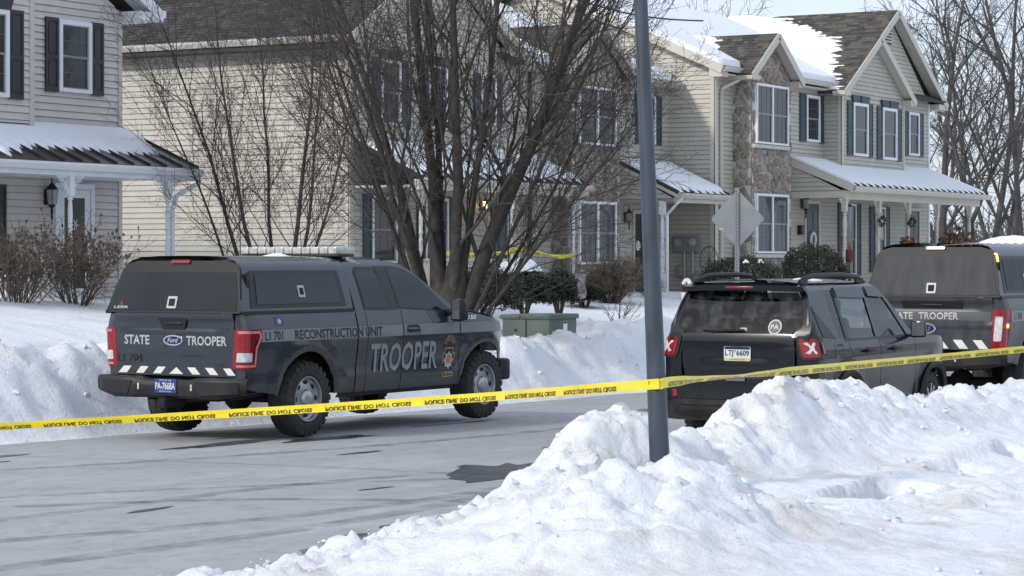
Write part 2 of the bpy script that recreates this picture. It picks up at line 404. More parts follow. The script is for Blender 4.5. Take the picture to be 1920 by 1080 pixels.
def crag(s, t, f):
    d, p = noise.voronoi(Vector((s*f, t*f, f*1.7)))
    k = p[0]; hsh = math.sin(k.x*12.99+k.y*78.23)*43758.5; hsh -= math.floor(hsh)
    tilt = (s*f-k.x)*(hsh-.5)*1.3+(t*f-k.y)*(((hsh*7.3) % 1)-.5)*1.3
    return (hsh-.45+tilt*.6)*sstep(0, .22, d[1]-d[0])
def lump(s, t, f=1.0):
    """broken, tumbled look of plowed snow"""
    d = noise.voronoi(Vector((s*2.1*f, t*2.1*f, 3.3)))[0]
    e = noise.voronoi(Vector((s*5.2*f, t*5.2*f, 7.1)))[0]
    g = noise.voronoi(Vector((s*11*f, t*11*f, 1.7)))[0]
    return .16*(.55-d[0])/f+.075*(.5-e[0])/f+.03*(.5-g[0])/f
# far side: bank along the kerb, yard rising to the houses
def far_snow(s, t):
    g = zroad(s)
    yard = g+.10+1.0*sstep(18, 28.5, t)+(.35*sstep(40, 30, s))*sstep(18, 24, t)+.012*max(0, s-30)*sstep(18, 28, t)
    edge = 17.55+.22*nz3(s*.5, 4.4)+.07*nz3(s*2.1, 1)+.15*sstep(26, 20, s)
    if t < edge-.05: return g-.12
    up = sstep(edge-.05, edge+1.25+.4*nz3(s*.3, 9), t)
    h = .66+.20*sstep(30, 25, s)+.36*gau(s, 37.5, 5)+.20*nz3(s*.45, 2.2)+.10*nz3(s*1.3, 5.0)
    bank = h*up*(1-sstep(edge+1.2, edge+3.0+.6*nz3(s*.4, 7), t))
    z = max(yard*1.0 if t > edge+1.0 else g-.12, g-.12)
    z = g-.06+(yard-g+.06)*sstep(edge+.2, edge+2.2, t)+bank
    lm = up*(1-.85*sstep(edge+1.9, edge+3.3, t))
    w1 = .15*nz3(s*2, t*2, 3); z += (lump(s, t)*1.3+.5*lump(s*.45+9, t*.45)+.14*crag(s+w1, t-w1, 1.9)+.08*crag(s+w1, t-w1, 4.4)+.04*crag(s, t, 9))*lm
    z += .07*fbm(s*.35, t*.35, 2)*sstep(edge+1, edge+3, t)+.012*fbm(s*2.3, t*2.3)
    return z
surf('snow_field', steps((-20, 12, 2), (12, 48, .11), (48, 66, .3), (66, 110, 2)), steps((17.2, 21.5, .09), (21.5, 31, .4), (31, 75, 4)), far_snow, 'bankfar', kind='structure')

# near side: plowed bank beside the lamp post, yard with a trodden trench
CREST = [(8, .10), (13, .15), (14.3, .24), (15.4, .50), (16.1, .84), (16.45, .86), (16.8, .60), (17.4, .50), (18.0, .60), (18.65, .80), (19.6, .90), (20.5, .86), (22.0, .64), (22.6, .60), (24, .58), (26, .64), (30, .7), (60, .6)]
def near_snow(s, t):
    g = zroad(s)
    edge = 9.28-.80*sstep(15.6, 11.2, s)+.14*nz3(s*.8, 8.8)+.06*nz3(s*2.6, 3)
    if t > edge+.03: return g-.15
    h = lerp(CREST, s)
    cw = 8.55+.12*nz3(s*.4, 1.5)-.70*sstep(15.2, 11, s)
    out = 1-sstep(cw, edge+.03, t)**1.3 if t > cw else 1.0
    inn = sstep(cw-.95-.3*sstep(17.5, 18.5, s), cw-.1, t)
    yard = .30+.07*fbm(s*.35, t*.35, 5)-.05*sstep(7.5, 3, t)
    z = g*sstep(7, 9, t)*0+yard*(out if t > cw else 1)+max(0, h-.30)*(inn if t <= cw else out)
    z = (z-g+.05)*1.0+g-.05 if t <= cw else g-.05+(z-g+.05)*out**.15
    # heap between the camera and the post
    a = gau(s, 12.6, 1.5)*gau(t, 6.45, .85)
    z += .44*a+.15*gau(s, 11.2, .9)*gau(t, 5.7, .9)
    m = max(inn if t <= cw else 1, min(1, 1.5*a))
    w1, w2 = .12*nz3(s*2, t*2, 3), .12*nz3(s*2, t*2, 8); a1, a2 = s+w1, t+w2
    chunk = lump(s, t)*.8+.15*crag(a1, a2, 2.2)+.085*crag(a1, a2, 5.0)+.045*crag(a1, a2, 10.5)+.02*crag(a1, a2, 21)
    z += chunk*(.12+.88*m)*(.75 if t > cw else .9)
    # smooth fall of powder off the heap and off the bank right of the post
    sm = gau(s, 20.4, 1.1)*gau(t, 7.25, .45)
    z += .16*sm
    # trench along the buried path
    tc_ = t-.16*nz3(s*.9, 2)-.10*nz3(s*4, 6)-.05*nz3(s*11, 3)
    tr = sstep(6.25, 6.6, tc_)*(1-sstep(6.96, 7.06, tc_))*sstep(14.7, 15.4, s)*(1-sstep(20.6, 21.5, s))
    z -= .32*tr*(.15+.85*sstep(-.18, .12, nz3(s*1.15, 11.3)))
    z -= .20*gau(s, 15.3, .75)*gau(t, 7.5, .55)+.32*gau(s, 15.85, .4)*gau(t, 7.85, .34)
    # trodden clods on the camera side of the trench
    cl = sstep(5.1, 5.9, t)*(1-sstep(6.2, 6.5, t))*sstep(14, 16, s)
    z += .9*max(0, lump(s, t, 1.3)+.03)*cl+.02*fbm(s*3, t*3)
    return z
surf('snow_bank', steps((4, 9, .4), (9, 22, .032), (22, 34, .1), (34, 70, 1.0)), steps((-6, 3, .8), (3, 4.6, .08), (4.6, 9.5, .032)), near_snow, 'bank', kind='structure')
surf('snow_yard', steps((4, 70, 6)), steps((-60, -6, 6)), lambda s, t: .28, 'snow', kind='structure')

# loose clods on both banks: far too many to count
rnd = random.Random(5)
m = MB()
def clod(c, r):
    n = 7
    P = []
    for i in range(5):
        ph = math.pi*i/4
        P.append([(c[0]+r*math.sin(ph)*math.cos(2*math.pi*j/n)*rnd.uniform(.7, 1.25), c[1]+r*math.sin(ph)*math.sin(2*math.pi*j/n)*rnd.uniform(.7, 1.25), c[2]+r*.75*math.cos(ph)*rnd.uniform(.8, 1.2)) for j in range(n)]+[None])
        P[-1][-1] = P[-1][0]
    m.grid(P)
for i in range(420):
    s = rnd.uniform(9.5, 25); t = rnd.choice([rnd.gauss(8.6, .4), rnd.gauss(6.6, 1.0), rnd.uniform(4, 8)])
    if t > 9.35 or t < 3: continue
    r = .008+.034*rnd.random()**4
    clod((s, t, near_snow(s, t)+r*.3), r)
for i in range(260):                      # crumbs spilt onto the road edge
    s = rnd.uniform(9.5, 18); t = 9.25-.80*sstep(15.6, 11.2, s)+abs(rnd.gauss(0, .16)); r = .01+.03*rnd.random()**3
    clod((s, t, zroad(s)+r*.3), r)
for i in range(400):
    s = rnd.uniform(15, 45); t = rnd.gauss(18.6, .6)
    if t < 17.7: continue
    r = .012+.04*rnd.random()**4
    clod((s, t, far_snow(s, t)+r*.3), r)
tag(m.build('snow_clods', 'bank', None, 50), 'loose white snow clods scattered over the plowed banks', 'snow', kind='stuff')

# wet stains and refrozen slush on the road
def blot(name, c, a, b, rot, mat, seed, dz=.004):
    q = random.Random(seed); pts = []
    for i in range(40):
        t = 2*math.pi*i/40; k = 1+.55*nz3(math.cos(t)*1.3+seed, math.sin(t)*1.3)+.30*nz3(math.cos(t)*3.3+seed, math.sin(t)*3.3)
        x, y = a*k*math.cos(t), b*k*math.sin(t); cr, sr = math.cos(R(rot)), math.sin(R(rot))
        s, tt = c[0]+x*cr-y*sr, c[1]+x*sr+y*cr
        pts.append((s, tt, zroad(s)-.0015*(tt-13)**2+dz))
    mm = MB(); mm.add(pts, [tuple(range(40))]); return tag(mm.build(name, mat), kind='structure')
blot('puddle', (19.2, 11.15), 1.15, .48, 26, 'wet', 3)
blot('puddle', (20.3, 10.75), .8, .5, 20, 'wet', 8)
blot('puddle', (20.9, 15.6), 1.0, .16, 4, 'wet', 12)
blot('puddle', (22.2, 15.2), .8, .18, -3, 'wet', 17)
blot('puddle', (18.3, 16.4), .35, .08, 0, 'wet', 23)
blot('puddle', (17.4, 15.9), .4, .10, 0, 'wet', 31)
blot('puddle', (25.5, 15.6), .8, .14, 0, 'wet', 37)
blot('puddle', (29.5, 14.9), .9, .16, 0, 'wet', 41)
for i, (c, a, b, r_) in enumerate([((14.6, 11.6), .28, .05, 3), ((17.1, 11.2), .22, .03, -5), ((20.5, 13.6), .35, .05, 0), ((22.4, 12.4), .3, .05, 0), ((14.2, 13.8), .25, .04, 5)]):
    blot('puddle', c, a, b, r_, 'wet', 60+i)
# tyre tracks: thin darker ribbons of worn salt
tm = bpy.data.materials.new('tyre_track'); tm.use_nodes = True
n_, l_ = tm.node_tree.nodes, tm.node_tree.links
b_ = n_['Principled BSDF']; b_.inputs['Base Color'].default_value = (.10, .10, .105, 1); b_.inputs['Roughness'].default_value = .6
g_ = n_.new('ShaderNodeNewGeometry'); q_ = n_.new('ShaderNodeTexNoise'); q_.inputs['Scale'].default_value = 2.6; q_.inputs['Detail'].default_value = 8; q_.inputs['Roughness'].default_value = .7
l_.new(g_.outputs['Position'], q_.inputs['Vector'])
r_ = n_.new('ShaderNodeMapRange'); r_.inputs[1].default_value = .36; r_.inputs[2].default_value = .62; r_.inputs[4].default_value = .34; l_.new(q_.outputs[0], r_.inputs[0]); l_.new(r_.outputs[0], b_.inputs['Alpha'])
def track(pts, w):
    mm = MB(); P = []
    n = 40
    for i in range(n+1):
        f = i/n*(len(pts)-1); k = min(int(f), len(pts)-2); f -= k
        p0, p1, p2, p3 = (Vector(pts[max(0, min(len(pts)-1, k+j))]) for j in (-1, 0, 1, 2))
        p = .5*((2*p1)+(p2-p0)*f+(2*p0-5*p1+4*p2-p3)*f*f+(3*p1-p0-3*p2+p3)*f**3)
        P.append(p)
    rows = []
    for i, p in enumerate(P):
        d = (P[min(i+1, n)]-P[max(i-1, 0)]).normalized(); nn = Vector((-d.y, d.x))
        rows.append([(p.x+nn.x*w*k, p.y+nn.y*w*k, zroad(p.x)-.0015*(p.y+nn.y*w*k-13)**2+.003) for k in (-.5, -.17, .17, .5)])
    return tag(mm.grid(rows).build('tyre_track', tm), kind='structure')
# broken wet slush along the foot of the near bank
sm_ = bpy.data.materials.new('dirty_slush'); sm_.use_nodes = True
n_, l_ = sm_.node_tree.nodes, sm_.node_tree.links; b_ = n_['Principled BSDF']; b_.inputs['Roughness'].default_value = .4
g_ = n_.new('ShaderNodeNewGeometry'); q_ = n_.new('ShaderNodeTexNoise'); q_.inputs['Scale'].default_value = 3.2; q_.inputs['Detail'].default_value = 9; q_.inputs['Roughness'].default_value = .75
mp_ = n_.new('ShaderNodeMapping'); mp_.inputs['Scale'].default_value = (.6, 1.6, 1); l_.new(g_.outputs['Position'], mp_.inputs[0]); l_.new(mp_.outputs[0], q_.inputs['Vector'])
c_ = n_.new('ShaderNodeValToRGB'); c_.color_ramp.elements[0].position = .46; c_.color_ramp.elements[0].color = (.045, .043, .042, 1); c_.color_ramp.elements[1].position = .68; c_.color_ramp.elements[1].color = (.36, .33, .30, 1)
l_.new(q_.outputs[0], c_.inputs[0]); l_.new(c_.outputs[0], b_.inputs['Base Color'])
mm = MB(); rows = []
for i in range(241):
    s = 8+14*i/240; e0 = 9.28-.80*sstep(15.6, 11.2, s); wd = .26+.50*abs(nz3(s*.7, 6))+.22*nz3(s*3.1, 2)
    rows.append([(s, e0-.25+(.25+max(.02, wd))*k, zroad(s)-.0015*(e0-13)**2+.006+(.03*max(0, nz3(s*5, k*3)) if 0 < k < 1 else -.004)) for k in (0, .25, .5, .75, 1)])
tag(mm.grid(rows).build('slush', sm_, None, 60), kind='structure')
track([(11, 11.6), (14, 10.6), (18, 10.4), (24, 11.6), (34, 13)], 0.21)
track([(10, 12.2), (14, 12.0), (17.5, 11.9), (21, 10.9), (26, 9.9)], 0.19)
track([(12, 14.2), (15, 13.1), (17.5, 11.7), (19.5, 10.4)], 0.17)
track([(11, 10.1), (14, 9.9), (17, 10.1), (22, 10.9), (30, 12.4)], 0.22)
track([(14.4, 16.0), (18, 14.8), (22, 14.0), (28, 13.8), (40, 13.6)], 0.21)
track([(14.2, 12.6), (15.6, 11.6), (16.3, 10.6), (16.6, 10.0)], 0.19)
# ================================================================ HOUSES
def pl_s(t0): return lambda u, z, o=0: (u, t0-o, z)          # wall facing the street
def pl_t(s0): return lambda u, z, o=0: (s0-o, u, z)          # wall facing back down the street
def clipz(poly, z0, z1):
    def cut(ps, z, sg):
        out = []
        for i, (u, v) in enumerate(ps):
            u2, v2 = ps[(i+1) % len(ps)]; a, b = (v-z)*sg, (v2-z)*sg
            if a >= 0: out.append((u, v))
            if (a > 0 > b) or (a < 0 < b): out.append((u+(u2-u)*a/(a-b), z))
        return out
    ps = cut(poly, z0, 1)
    return cut(ps, z1, -1) if len(ps) > 2 else []
EXP = .127
def siding(fn, poly, par, mat, back='backing'):
    MB().add([fn(u, z, 0) for u, z in poly], [tuple(range(len(poly)))]).build('wall_sheathing', back, par)
    zs = [z for _, z in poly]; k = math.floor(min(zs)/EXP)
    while k*EXP < max(zs):
        z0 = k*EXP; k += 1
        ps = clipz(poly, z0+.012, z0+EXP+.004)
        ps = [p for i, p in enumerate(ps) if (abs(p[0]-ps[i-1][0])+abs(p[1]-ps[i-1][1])) > 1e-4]
        if len(ps) < 3: continue
        of = lambda z: .005+.024*(1-(z-z0)/EXP)
        m = MB(); n = len(ps)
        m.add([fn(u, z, of(z)) for u, z in ps], [tuple(range(n))])
        lo = [p for p in ps if abs(p[1]-min(q[1] for q in ps)) < 1e-5]
        if len(lo) >= 2:
            a, b = min(lo), max(lo)
            m.add([fn(a[0], a[1], of(a[1])), fn(b[0], b[1], of(b[1])), fn(b[0], b[1]+.004, .001), fn(a[0], a[1]+.004, .001)], [(0, 1, 2, 3)])
        m.build('siding_board', mat, par)
def rectp(u0, u1, z0, z1): return [(u0, z0), (u1, z0), (u1, z1), (u0, z1)]
def trim(fn, u0, u1, z0, z1, par, mat, name='corner_trim', o0=0, o1=.04): return MB().fbox(fn, u0, u1, z0, z1, o0, o1).build(name, mat, par)
def window(fn, u0, u1, z0, z1, par, fmat='white', base=.025, units=1, mun=(2, 1), pmat='pane', fw=.06):
    m = MB(); b = base; f1 = b+.055
    m.fbox(fn, u0, u0+fw, z0, z1, 0, f1); m.fbox(fn, u1-fw, u1, z0, z1, 0, f1)
    m.fbox(fn, u0+fw, u1-fw, z1-fw, z1, 0, f1); m.fbox(fn, u0+fw, u1-fw, z0, z0+fw*.8, 0, f1+.012)
    w = (u1-u0-2*fw)/units
    for k in range(1, units): m.fbox(fn, u0+fw+w*k-.04, u0+fw+w*k+.04, z0+fw*.8, z1-fw, 0, f1-.003)
    win = m.build('window', fmat, par)
    for k in range(units):
        a = u0+fw+w*k+(.05 if k else 0); c = u0+fw+w*(k+1)-(.05 if k < units-1 else 0); zb, zt = z0+fw*.8, z1-fw; zm = (zb+zt)/2
        for lo, hi, oo in ((zb, zm, b+.004), (zm, zt, b+.016)):
            MB().add([fn(a, lo, oo), fn(c, lo, oo), fn(c, hi, oo), fn(a, hi, oo)], [(0, 1, 2, 3)]).build('pane', pmat, win)
            m = MB(); r = .022
            for q in ((a, a+r, lo, hi), (c-r, c, lo, hi), (a+r, c-r, lo, lo+r), (a+r, c-r, hi-r, hi)): m.fbox(fn, *q, oo-.003, oo+.018)
            m.build('sash', 'sash', win)
            m = MB()
            for i in range(1, mun[0]+1): x = a+(c-a)*i/(mun[0]+1); m.fbox(fn, x-.008, x+.008, lo+r, hi-r, oo, oo+.005)
            for i in range(1, mun[1]+1): x = lo+(hi-lo)*i/(mun[1]+1); m.fbox(fn, a+r, c-r, x-.008, x+.008, oo, oo+.006)
            if m.v: m.build('muntin', 'muntin', win)
    return win
def shutter(fn, u0, u1, z0, z1, par, mat):
    m = MB(); m.fbox(fn, u0, u1, z0, z1, .028, .045); r = .055; zm = z0+(z1-z0)*.47
    for q in ((u0, u0+r, z0, z1), (u1-r, u1, z0, z1), (u0+r, u1-r, z0, z0+.09), (u0+r, u1-r, z1-.07, z1), (u0+r, u1-r, zm-.04, zm+.04)): m.fbox(fn, *q, .045, .062)
    for a, b in ((z0+.13, zm-.08), (zm+.08, z1-.11)): m.fbox(fn, u0+r+.03, u1-r-.03, a, b, .045, .056)
    return m.build('shutter', mat, par)
def shwin(fn, u0, u1, z0, z1, sw, par, smat, crown=0, gap=.01, left=True, right=True, **kw):
    window(fn, u0, u1, z0, z1, par, **kw)
    if left: shutter(fn, u0-sw-gap, u0-gap, z0-.02, z1+.02, par, smat)
    if right: shutter(fn, u1+gap, u1+sw+gap, z0-.02, z1+.02, par, smat)
    if crown:
        m = MB(); c0, c1 = u0-.12, u1+.12; a = [(u0-.02, z1), (u1+.02, z1), (c1, z1+crown), (c0, z1+crown)]
        m.prism([fn(u, z, .02) for u, z in a], Vector(fn(0, 0, .09))-Vector(fn(0, 0, .02)))
        k = (u0+u1)/2; m.prism([fn(u, z, .09) for u, z in ((k-.05, z1), (k+.05, z1), (k+.08, z1+crown), (k-.08, z1+crown))], Vector(fn(0, 0, .03))-Vector(fn(0, 0, 0)))
        m.build('window_crown', smat, par)
def lantern(fn, u, z, par, h=.55, lit=False):
    m = MB(); c = Vector(fn(u, z, .16)); k = h/.55
    m.lathe([(.001, .27*k), (.012*k, .22*k), (.01*k, .19*k), (.03*k, .17*k), (.075*k, .12*k), (.085*k, .10*k), (.02*k, .095*k)], c, n=10)
    m.lathe([(.055*k, -.10*k), (.04*k, -.13*k), (.015*k, -.15*k), (.02*k, -.19*k), (.012*k, -.24*k), (.018*k, -.27*k), (.001, -.33*k)], c, n=10)
    for i in range(4):
        t = R(45+90*i); m.bar(c+Vector((.06*math.cos(t), .06*math.sin(t), -.1))*k, c+Vector((.075*math.cos(t), .075*math.sin(t), .1))*k, .012, .012)
    m.fbox(fn, u-.05, u+.05, z-.14, z+.14, .02, .04); m.bar(fn(u, z-.1, .04), fn(u, z-.12, .14), .02, .03)
    o = m.build('lantern', 'iron', par, 40)
    MB().lathe([(.05*k, -.10*k), (.072*k, .095*k)], c, n=10).build('lamp_glass', 'warm' if lit else 'lampglass', o, 40)
    return o
def post(u, t, z0, z1, par, mat='white', r=.06, brk=True, name='porch_post', square=.35):
    m = MB(); h = z1-z0; a, b = z0+.45, z1-square
    m.box(u-r, u+r, t-r, t+r, z0, a); m.box(u-r, u+r, t-r, t+r, b, z1)
    pr = [(.9, 0), (.6, .02), (1.0, .035), (.55, .06), (.75, .12), (.85, .3), (.72, .5), (.95, .52), (.6, .54), (.6, .6), (.95, .62), (.72, .64), (.82, .8), (.66, .92), (.5, .94), (1, .965), (.6, .98), (.9, 1)]
    m.lathe([(r*p, a+(b-a)*q) for p, q in pr], (u, t, 0), n=10)
    o = m.build(name, mat, par, 35)
    if brk:
        for sg in (-1, 1):
            mm = MB(); c = []
            for i in range(7):
                th = math.pi/2*i/6; c.append((u+sg*(r+.30*(1-math.cos(th))), t, z1-.32+.30*math.sin(th)))
            mm.tube(c, .017, 5)
            mm.bar((u+sg*r, t, z1-.012), (u+sg*(r+.31), t, z1-.012), .03, .03)
            for i, (p, q, rr) in enumerate(((.10, -.10, .065), (.20, -.06, .04), (.06, -.22, .035))):
                mm.tube([(u+sg*(r+p)+rr*math.cos(j*math.pi/5), t, z1+q+rr*math.sin(j*math.pi/5)) for j in range(11)], .012, 4)
            mm.build('bracket', mat, o, 40)
    return o
def gutter(p, q, par, mat, w=.12, h=.13):
    m = MB(); p, q = Vector(p), Vector(q); d = (q-p).normalized(); n = Vector((-d.y, d.x, 0)).normalized()
    pr = [(0, 0), (0, -h), (-w*.6, -h), (-w, -h*.35), (-w, 0), (-w*.86, 0), (-w*.86, -h*.35), (-w*.55, -h*.85), (-w*.12, -h*.85), (-w*.12, 0)]
    m.prism([p+n*a+Vector((0, 0, b)) for a, b in pr], q-p); return m.build('gutter', mat, par)
def downspout(pts, par, mat, w=.075): 
    m = MB()
    for a, b in zip(pts, pts[1:]): m.bar(a, b, w, w*.8, (0, 1, .02))
    return m.build('downspout', mat, par, bevel=.01)
def slab(pts, th, name, mat, par):
    """roof plane: 4 corners + thickness downwards"""
    a, b, c = (Vector(p) for p in pts[:3]); n = (b-a).cross(c-a).normalized(); n = n if n.z > 0 else -n
    return MB().prism([Vector(p)-n*.004 for p in pts], -n*th).build(name, mat, par)
def shingles(o, U, V, L, W, name, mat, par, inside=None, ex=.15, seed=1):
    """rows of overlapping tabs on a roof plane: origin o at the eave, U along it, V up the slope"""
    q = random.Random(seed); o, U, V = Vector(o), Vector(U).normalized(), Vector(V).normalized(); N = U.cross(V); N = N if N.z > 0 else -N
    m = MB()
    r = 0
    while r*ex < W:
        v0, v1 = r*ex, min(W, (r+1)*ex+.02); u = -q.uniform(0, .3)
        while u < L:
            w = q.choice((.14, .18, .24, .30, .42)); a, b = max(0, u), min(L, u+w-.006); u += w
            if b-a < .02 or (inside and not inside((a+b)/2, (v0+v1)/2)): continue
            h = .012+q.choice((0, 0, .008)); d = q.choice((0, 0, -.012))
            P = [o+U*a+V*(v0+d)+N*h, o+U*b+V*(v0+d)+N*h, o+U*b+V*v1+N*.003, o+U*a+V*v1+N*.003, o+U*a+V*(v0+d), o+U*b+V*(v0+d)]
            m.add(P, [(0, 1, 2, 3), (4, 5, 1, 0)])
        r += 1
    return tag(m.build(name, mat, par), kind='stuff')
def snow_sheet(o, U, V, L, W, thick, nu, nv, label, seed=0):
    o, U, V = Vector(o), Vector(U).normalized(), Vector(V).normalized(); N = U.cross(V); N = N if N.z > 0 else -N
    m = MB(); P = []
    T = [[thick(L*i/nu, W*j/nv) for i in range(nu+1)] for j in range(nv+1)]
    idx = {}
    def vid(i, j):
        if (i, j) not in idx:
            t = T[j][i]; t = -.015 if t <= 0 else t; t = 0 if (i in (0, nu) or j in (0, nv)) else t
            idx[(i, j)] = len(m.v); m.v.append(tuple(o+U*(L*i/nu)+V*(W*j/nv)+N*t))
        return idx[(i, j)]
    for j in range(nv):
        for i in range(nu):
            if max(T[j][i], T[j][i+1], T[j+1][i], T[j+1][i+1]) > 0: m.f.append((vid(i, j), vid(i+1, j), vid(i+1, j+1), vid(i, j+1)))
    ob = m.build('roof_snow', 'roofsnow', None, 60); ob.location = ORG; return tag(ob, label, 'snow', kind='stuff')
def stones(fn, poly, par, holes=(), sz=(.30, .22), seed=1):
    """field stones cut as irregular cells, each a stone of its own"""
    q = random.Random(seed); us = [p[0] for p in poly]; zs = [p[1] for p in poly]
    nu = max(1, round((max(us)-min(us))/sz[0])); nv = max(1, round((max(zs)-min(zs))/sz[1]))
    du, dv = (max(us)-min(us))/nu, (max(zs)-min(zs))/nv; S = {}
    for j in range(-2, nv+2):
        for i in range(-2, nu+2):
            S[(i, j)] = (min(us)+(i+.5+(j % 2)*.5-.25+q.uniform(-.36, .36))*du, min(zs)+(j+.5+q.uniform(-.36, .36))*dv)
    def half(ps, p, n, d):
        out = []
        for k in range(len(ps)):
            a, b = ps[k], ps[(k+1) % len(ps)]; fa, fb = (a[0]-p[0])*n[0]+(a[1]-p[1])*n[1]-d, (b[0]-p[0])*n[0]+(b[1]-p[1])*n[1]-d
            if fa <= 0: out.append(a)
            if fa*fb < 0: out.append((a[0]+(b[0]-a[0])*fa/(fa-fb), a[1]+(b[1]-a[1])*fa/(fa-fb)))
        return out
    MB().add([fn(u, z, .012) for u, z in poly], [tuple(range(len(poly)))]).build('mortar', 'mortar', par)
    for (i, j), p in S.items():
        if not (0 <= i < nu and 0 <= j < nv): 
            continue
        c = list(poly)
        for a in range(-2, 3):
            for b in range(-2, 3):
                if (a or b) and (i+a, j+b) in S and c:
                    r = S[(i+a, j+b)]; n = (r[0]-p[0], r[1]-p[1]); L = math.hypot(*n); n = (n[0]/L, n[1]/L)
                    c = half(c, p, n, L/2-.016)
        if len(c) < 3: continue
        if any(all(h[0]-.02 < u < h[1]+.02 and h[2]-.02 < z < h[3]+.02 for u, z in c) for h in holes): continue
        cu, cz = sum(x[0] for x in c)/len(c), sum(x[1] for x in c)/len(c); h = q.uniform(.035, .07)
        k = len(c); m = MB()
        ring = lambda f, o: [fn(cu+(u-cu)*f, cz+(z-cz)*f, o) for u, z in c]
        m.add(ring(1, .005)+ring(.97, h*.6)+ring(.78, h)+[fn(cu, cz, h*1.12)], [(a, (a+1) % k, k+(a+1) % k, k+a) for a in range(k)]+[(k+a, k+(a+1) % k, 2*k+(a+1) % k, 2*k+a) for a in range(k)]+[(2*k+a, 2*k+(a+1) % k, 3*k) for a in range(k)])
        m.build('stone', 'stone', par, 75)
def rake(p, q, par, mat, w=.03, h=.19): return MB().bar(Vector(p)-Vector((0, 0, h/2)), Vector(q)-Vector((0, 0, h/2)), w, h).build('rake_board', mat, par)
def gable_roof(par, sc_, half, zp, ze, t0, t1, wall_t, ft, rmat, trimmat, seed, left=True, right=True, shing=True, vis=None):
    """gable facing the street: ridge runs back along t. Both slopes, rakes, soffits."""
    for sg, on in ((-1, left), (1, right)):
        e = (sc_+sg*half); 
        slab([(sc_, t0, zp), (e, t0, ze), (e, t1, ze), (sc_, t1, zp)], .10, 'roof_plane', rmat if not shing else 'shingleg', par)
        if shing and on:
            W = math.hypot(half, zp-ze)
            shingles((e, t0, ze), (0, 1, 0), (sc_-e, 0, zp-ze), t1-t0, W, 'shingles', rmat, par, seed=seed+sg, inside=vis)
        rake((sc_, t0-.012, zp+.015), (e, t0-.012, ze+.015), par, trimmat, .03, .22)
        MB().prism([(sc_, t0+.01, zp-.125), (e, t0+.01, ze-.125), (e, wall_t, ze-.125), (sc_, wall_t, zp-.125)], (0, 0, -.02)).build('soffit', trimmat, par)
def metal_porch(par, s0, s1, tw, zw, tf, zf, mat, seam=.42):
    slab([(s0, tf, zf), (s1, tf, zf), (s1, tw, zw), (s0, tw, zw)], .05, 'porch_roof', mat, par)
    n = round((s1-s0)/seam)
    for i in range(n+1):
        s = s0+.015+(s1-s0-.03)*i/n; MB().bar((s, tf-.01, zf+.018), (s, tw, zw+.018), .022, .04).build('roof_seam', mat, par)
def tri(x): x = x % 1; return abs(x-.5)*2
def railing(s0, s1, t, z0, z1, par, mat, step=.115):
    MB().box(s0, s1, t-.045, t+.045, z1-.05, z1).build('handrail', mat, par, bevel=.012)
    MB().box(s0, s1, t-.03, t+.03, z0+.06, z0+.11).build('bottom_rail', mat, par)
    n = round((s1-s0)/step)
    for i in range(n):
        s = s0+(i+.5)*(s1-s0)/n; MB().box(s-.018, s+.018, t-.018, t+.018, z0+.11, z1-.05).build('baluster', mat, par)

# ---------------------------------------------------------------- unseen houses added along the street for the vehicle paint to reflect
def plain_house(label, s0, s1, t0, t1, side, wall, g):
    h = thing('added_street_house', label, 'house', ((s0+s1)/2, (t0+t1)/2, .3), group='added unseen houses beyond the picture edges'); setorg(((s0+s1)/2, (t0+t1)/2, .3))
    MB().box(s0, s1, t0, t1, g, 6.7).build('wall', wall, h)
    tm_ = (t0+t1)/2
    for a, b in ((t0-.4, tm_), (t1+.4, tm_)): slab([(s0-.3, a, 6.6), (s1+.3, a, 6.6), (s1+.3, b, 9.4), (s0-.3, b, 9.4)], .1, 'roof', 'shingleg', h)
    for s in (s0, s1): MB().prism([(s, t0, 6.69), (s, t1, 6.69), (s, tm_, 9.3)], (.02, 0, 0)).build('gable', wall, h)
    tt = t0 if side < 0 else t1; fn = (lambda u, z, o=0: (u, tt+side*o, z))
    n = 5
    for i in range(n):
        u = s0+(i+.5)*(s1-s0)/n
        for z in (1.7, 4.8):
            w_ = MB().fbox(fn, u-.55, u+.55, z, z+1.5, 0, .04).build('window', 'white', h); MB().fbox(fn, u-.47, u+.47, z+.08, z+1.42, .04, .05).build('pane', 'pane', w_)
    setorg((0, 0, 0))
plain_house('added unseen taupe house next along the row beyond the left picture edge', -6, 7, 29.5, 40, -1, 'taupe', .3)
plain_house('added unseen beige house two lots beyond the left picture edge', -31, -17, 29.5, 40, -1, 'cream', .3)
plain_house('added unseen taupe house on the near side of the street beyond the right picture edge', 58, 72, -24, -13, 1, 'taupe', -.3)
plain_house('added unseen beige house farthest along the near side of the street beyond the right picture edge', 76, 91, -24, -13, 1, 'cream', -.3)

# ---------------------------------------------------------------- A: taupe house on the left
A = thing('taupe_house', 'taupe sided house with white trim and snowy brown metal porch roof at the left edge', 'house', (33, 32, .8)); setorg((33, 32, .8))
tA = 29.4; fA = pl_s(tA); fAb = pl_s(tA-.4); ZB = .95
siding(fA, rectp(33.15, 36.1, ZB, 6.62), A, 'taupe')
siding(fAb, rectp(28.4, 33.15, 4.4, 6.62), A, 'taupe')
siding(fA, rectp(28.4, 33.15, ZB, 3.7), A, 'taupe')
siding(fA, [(29.2, 6.62), (36.1, 6.62), (32.3, 9.1), (31.9, 9.1)], A, 'taupe')
MB().box(28.5, 36.08, tA+.02, 41, .4, 6.7).build('house_body', 'taupe', A)
trim(fA, 36.0, 36.1, ZB, 6.6, A, 'taupetrim'); trim(fAb, 33.05, 33.16, 4.35, 6.62, A, 'taupetrim')
MB().box(33.15, 33.17, tA-.4, tA, 4.35, 6.62).build('bay_cheek', 'taupe', A)
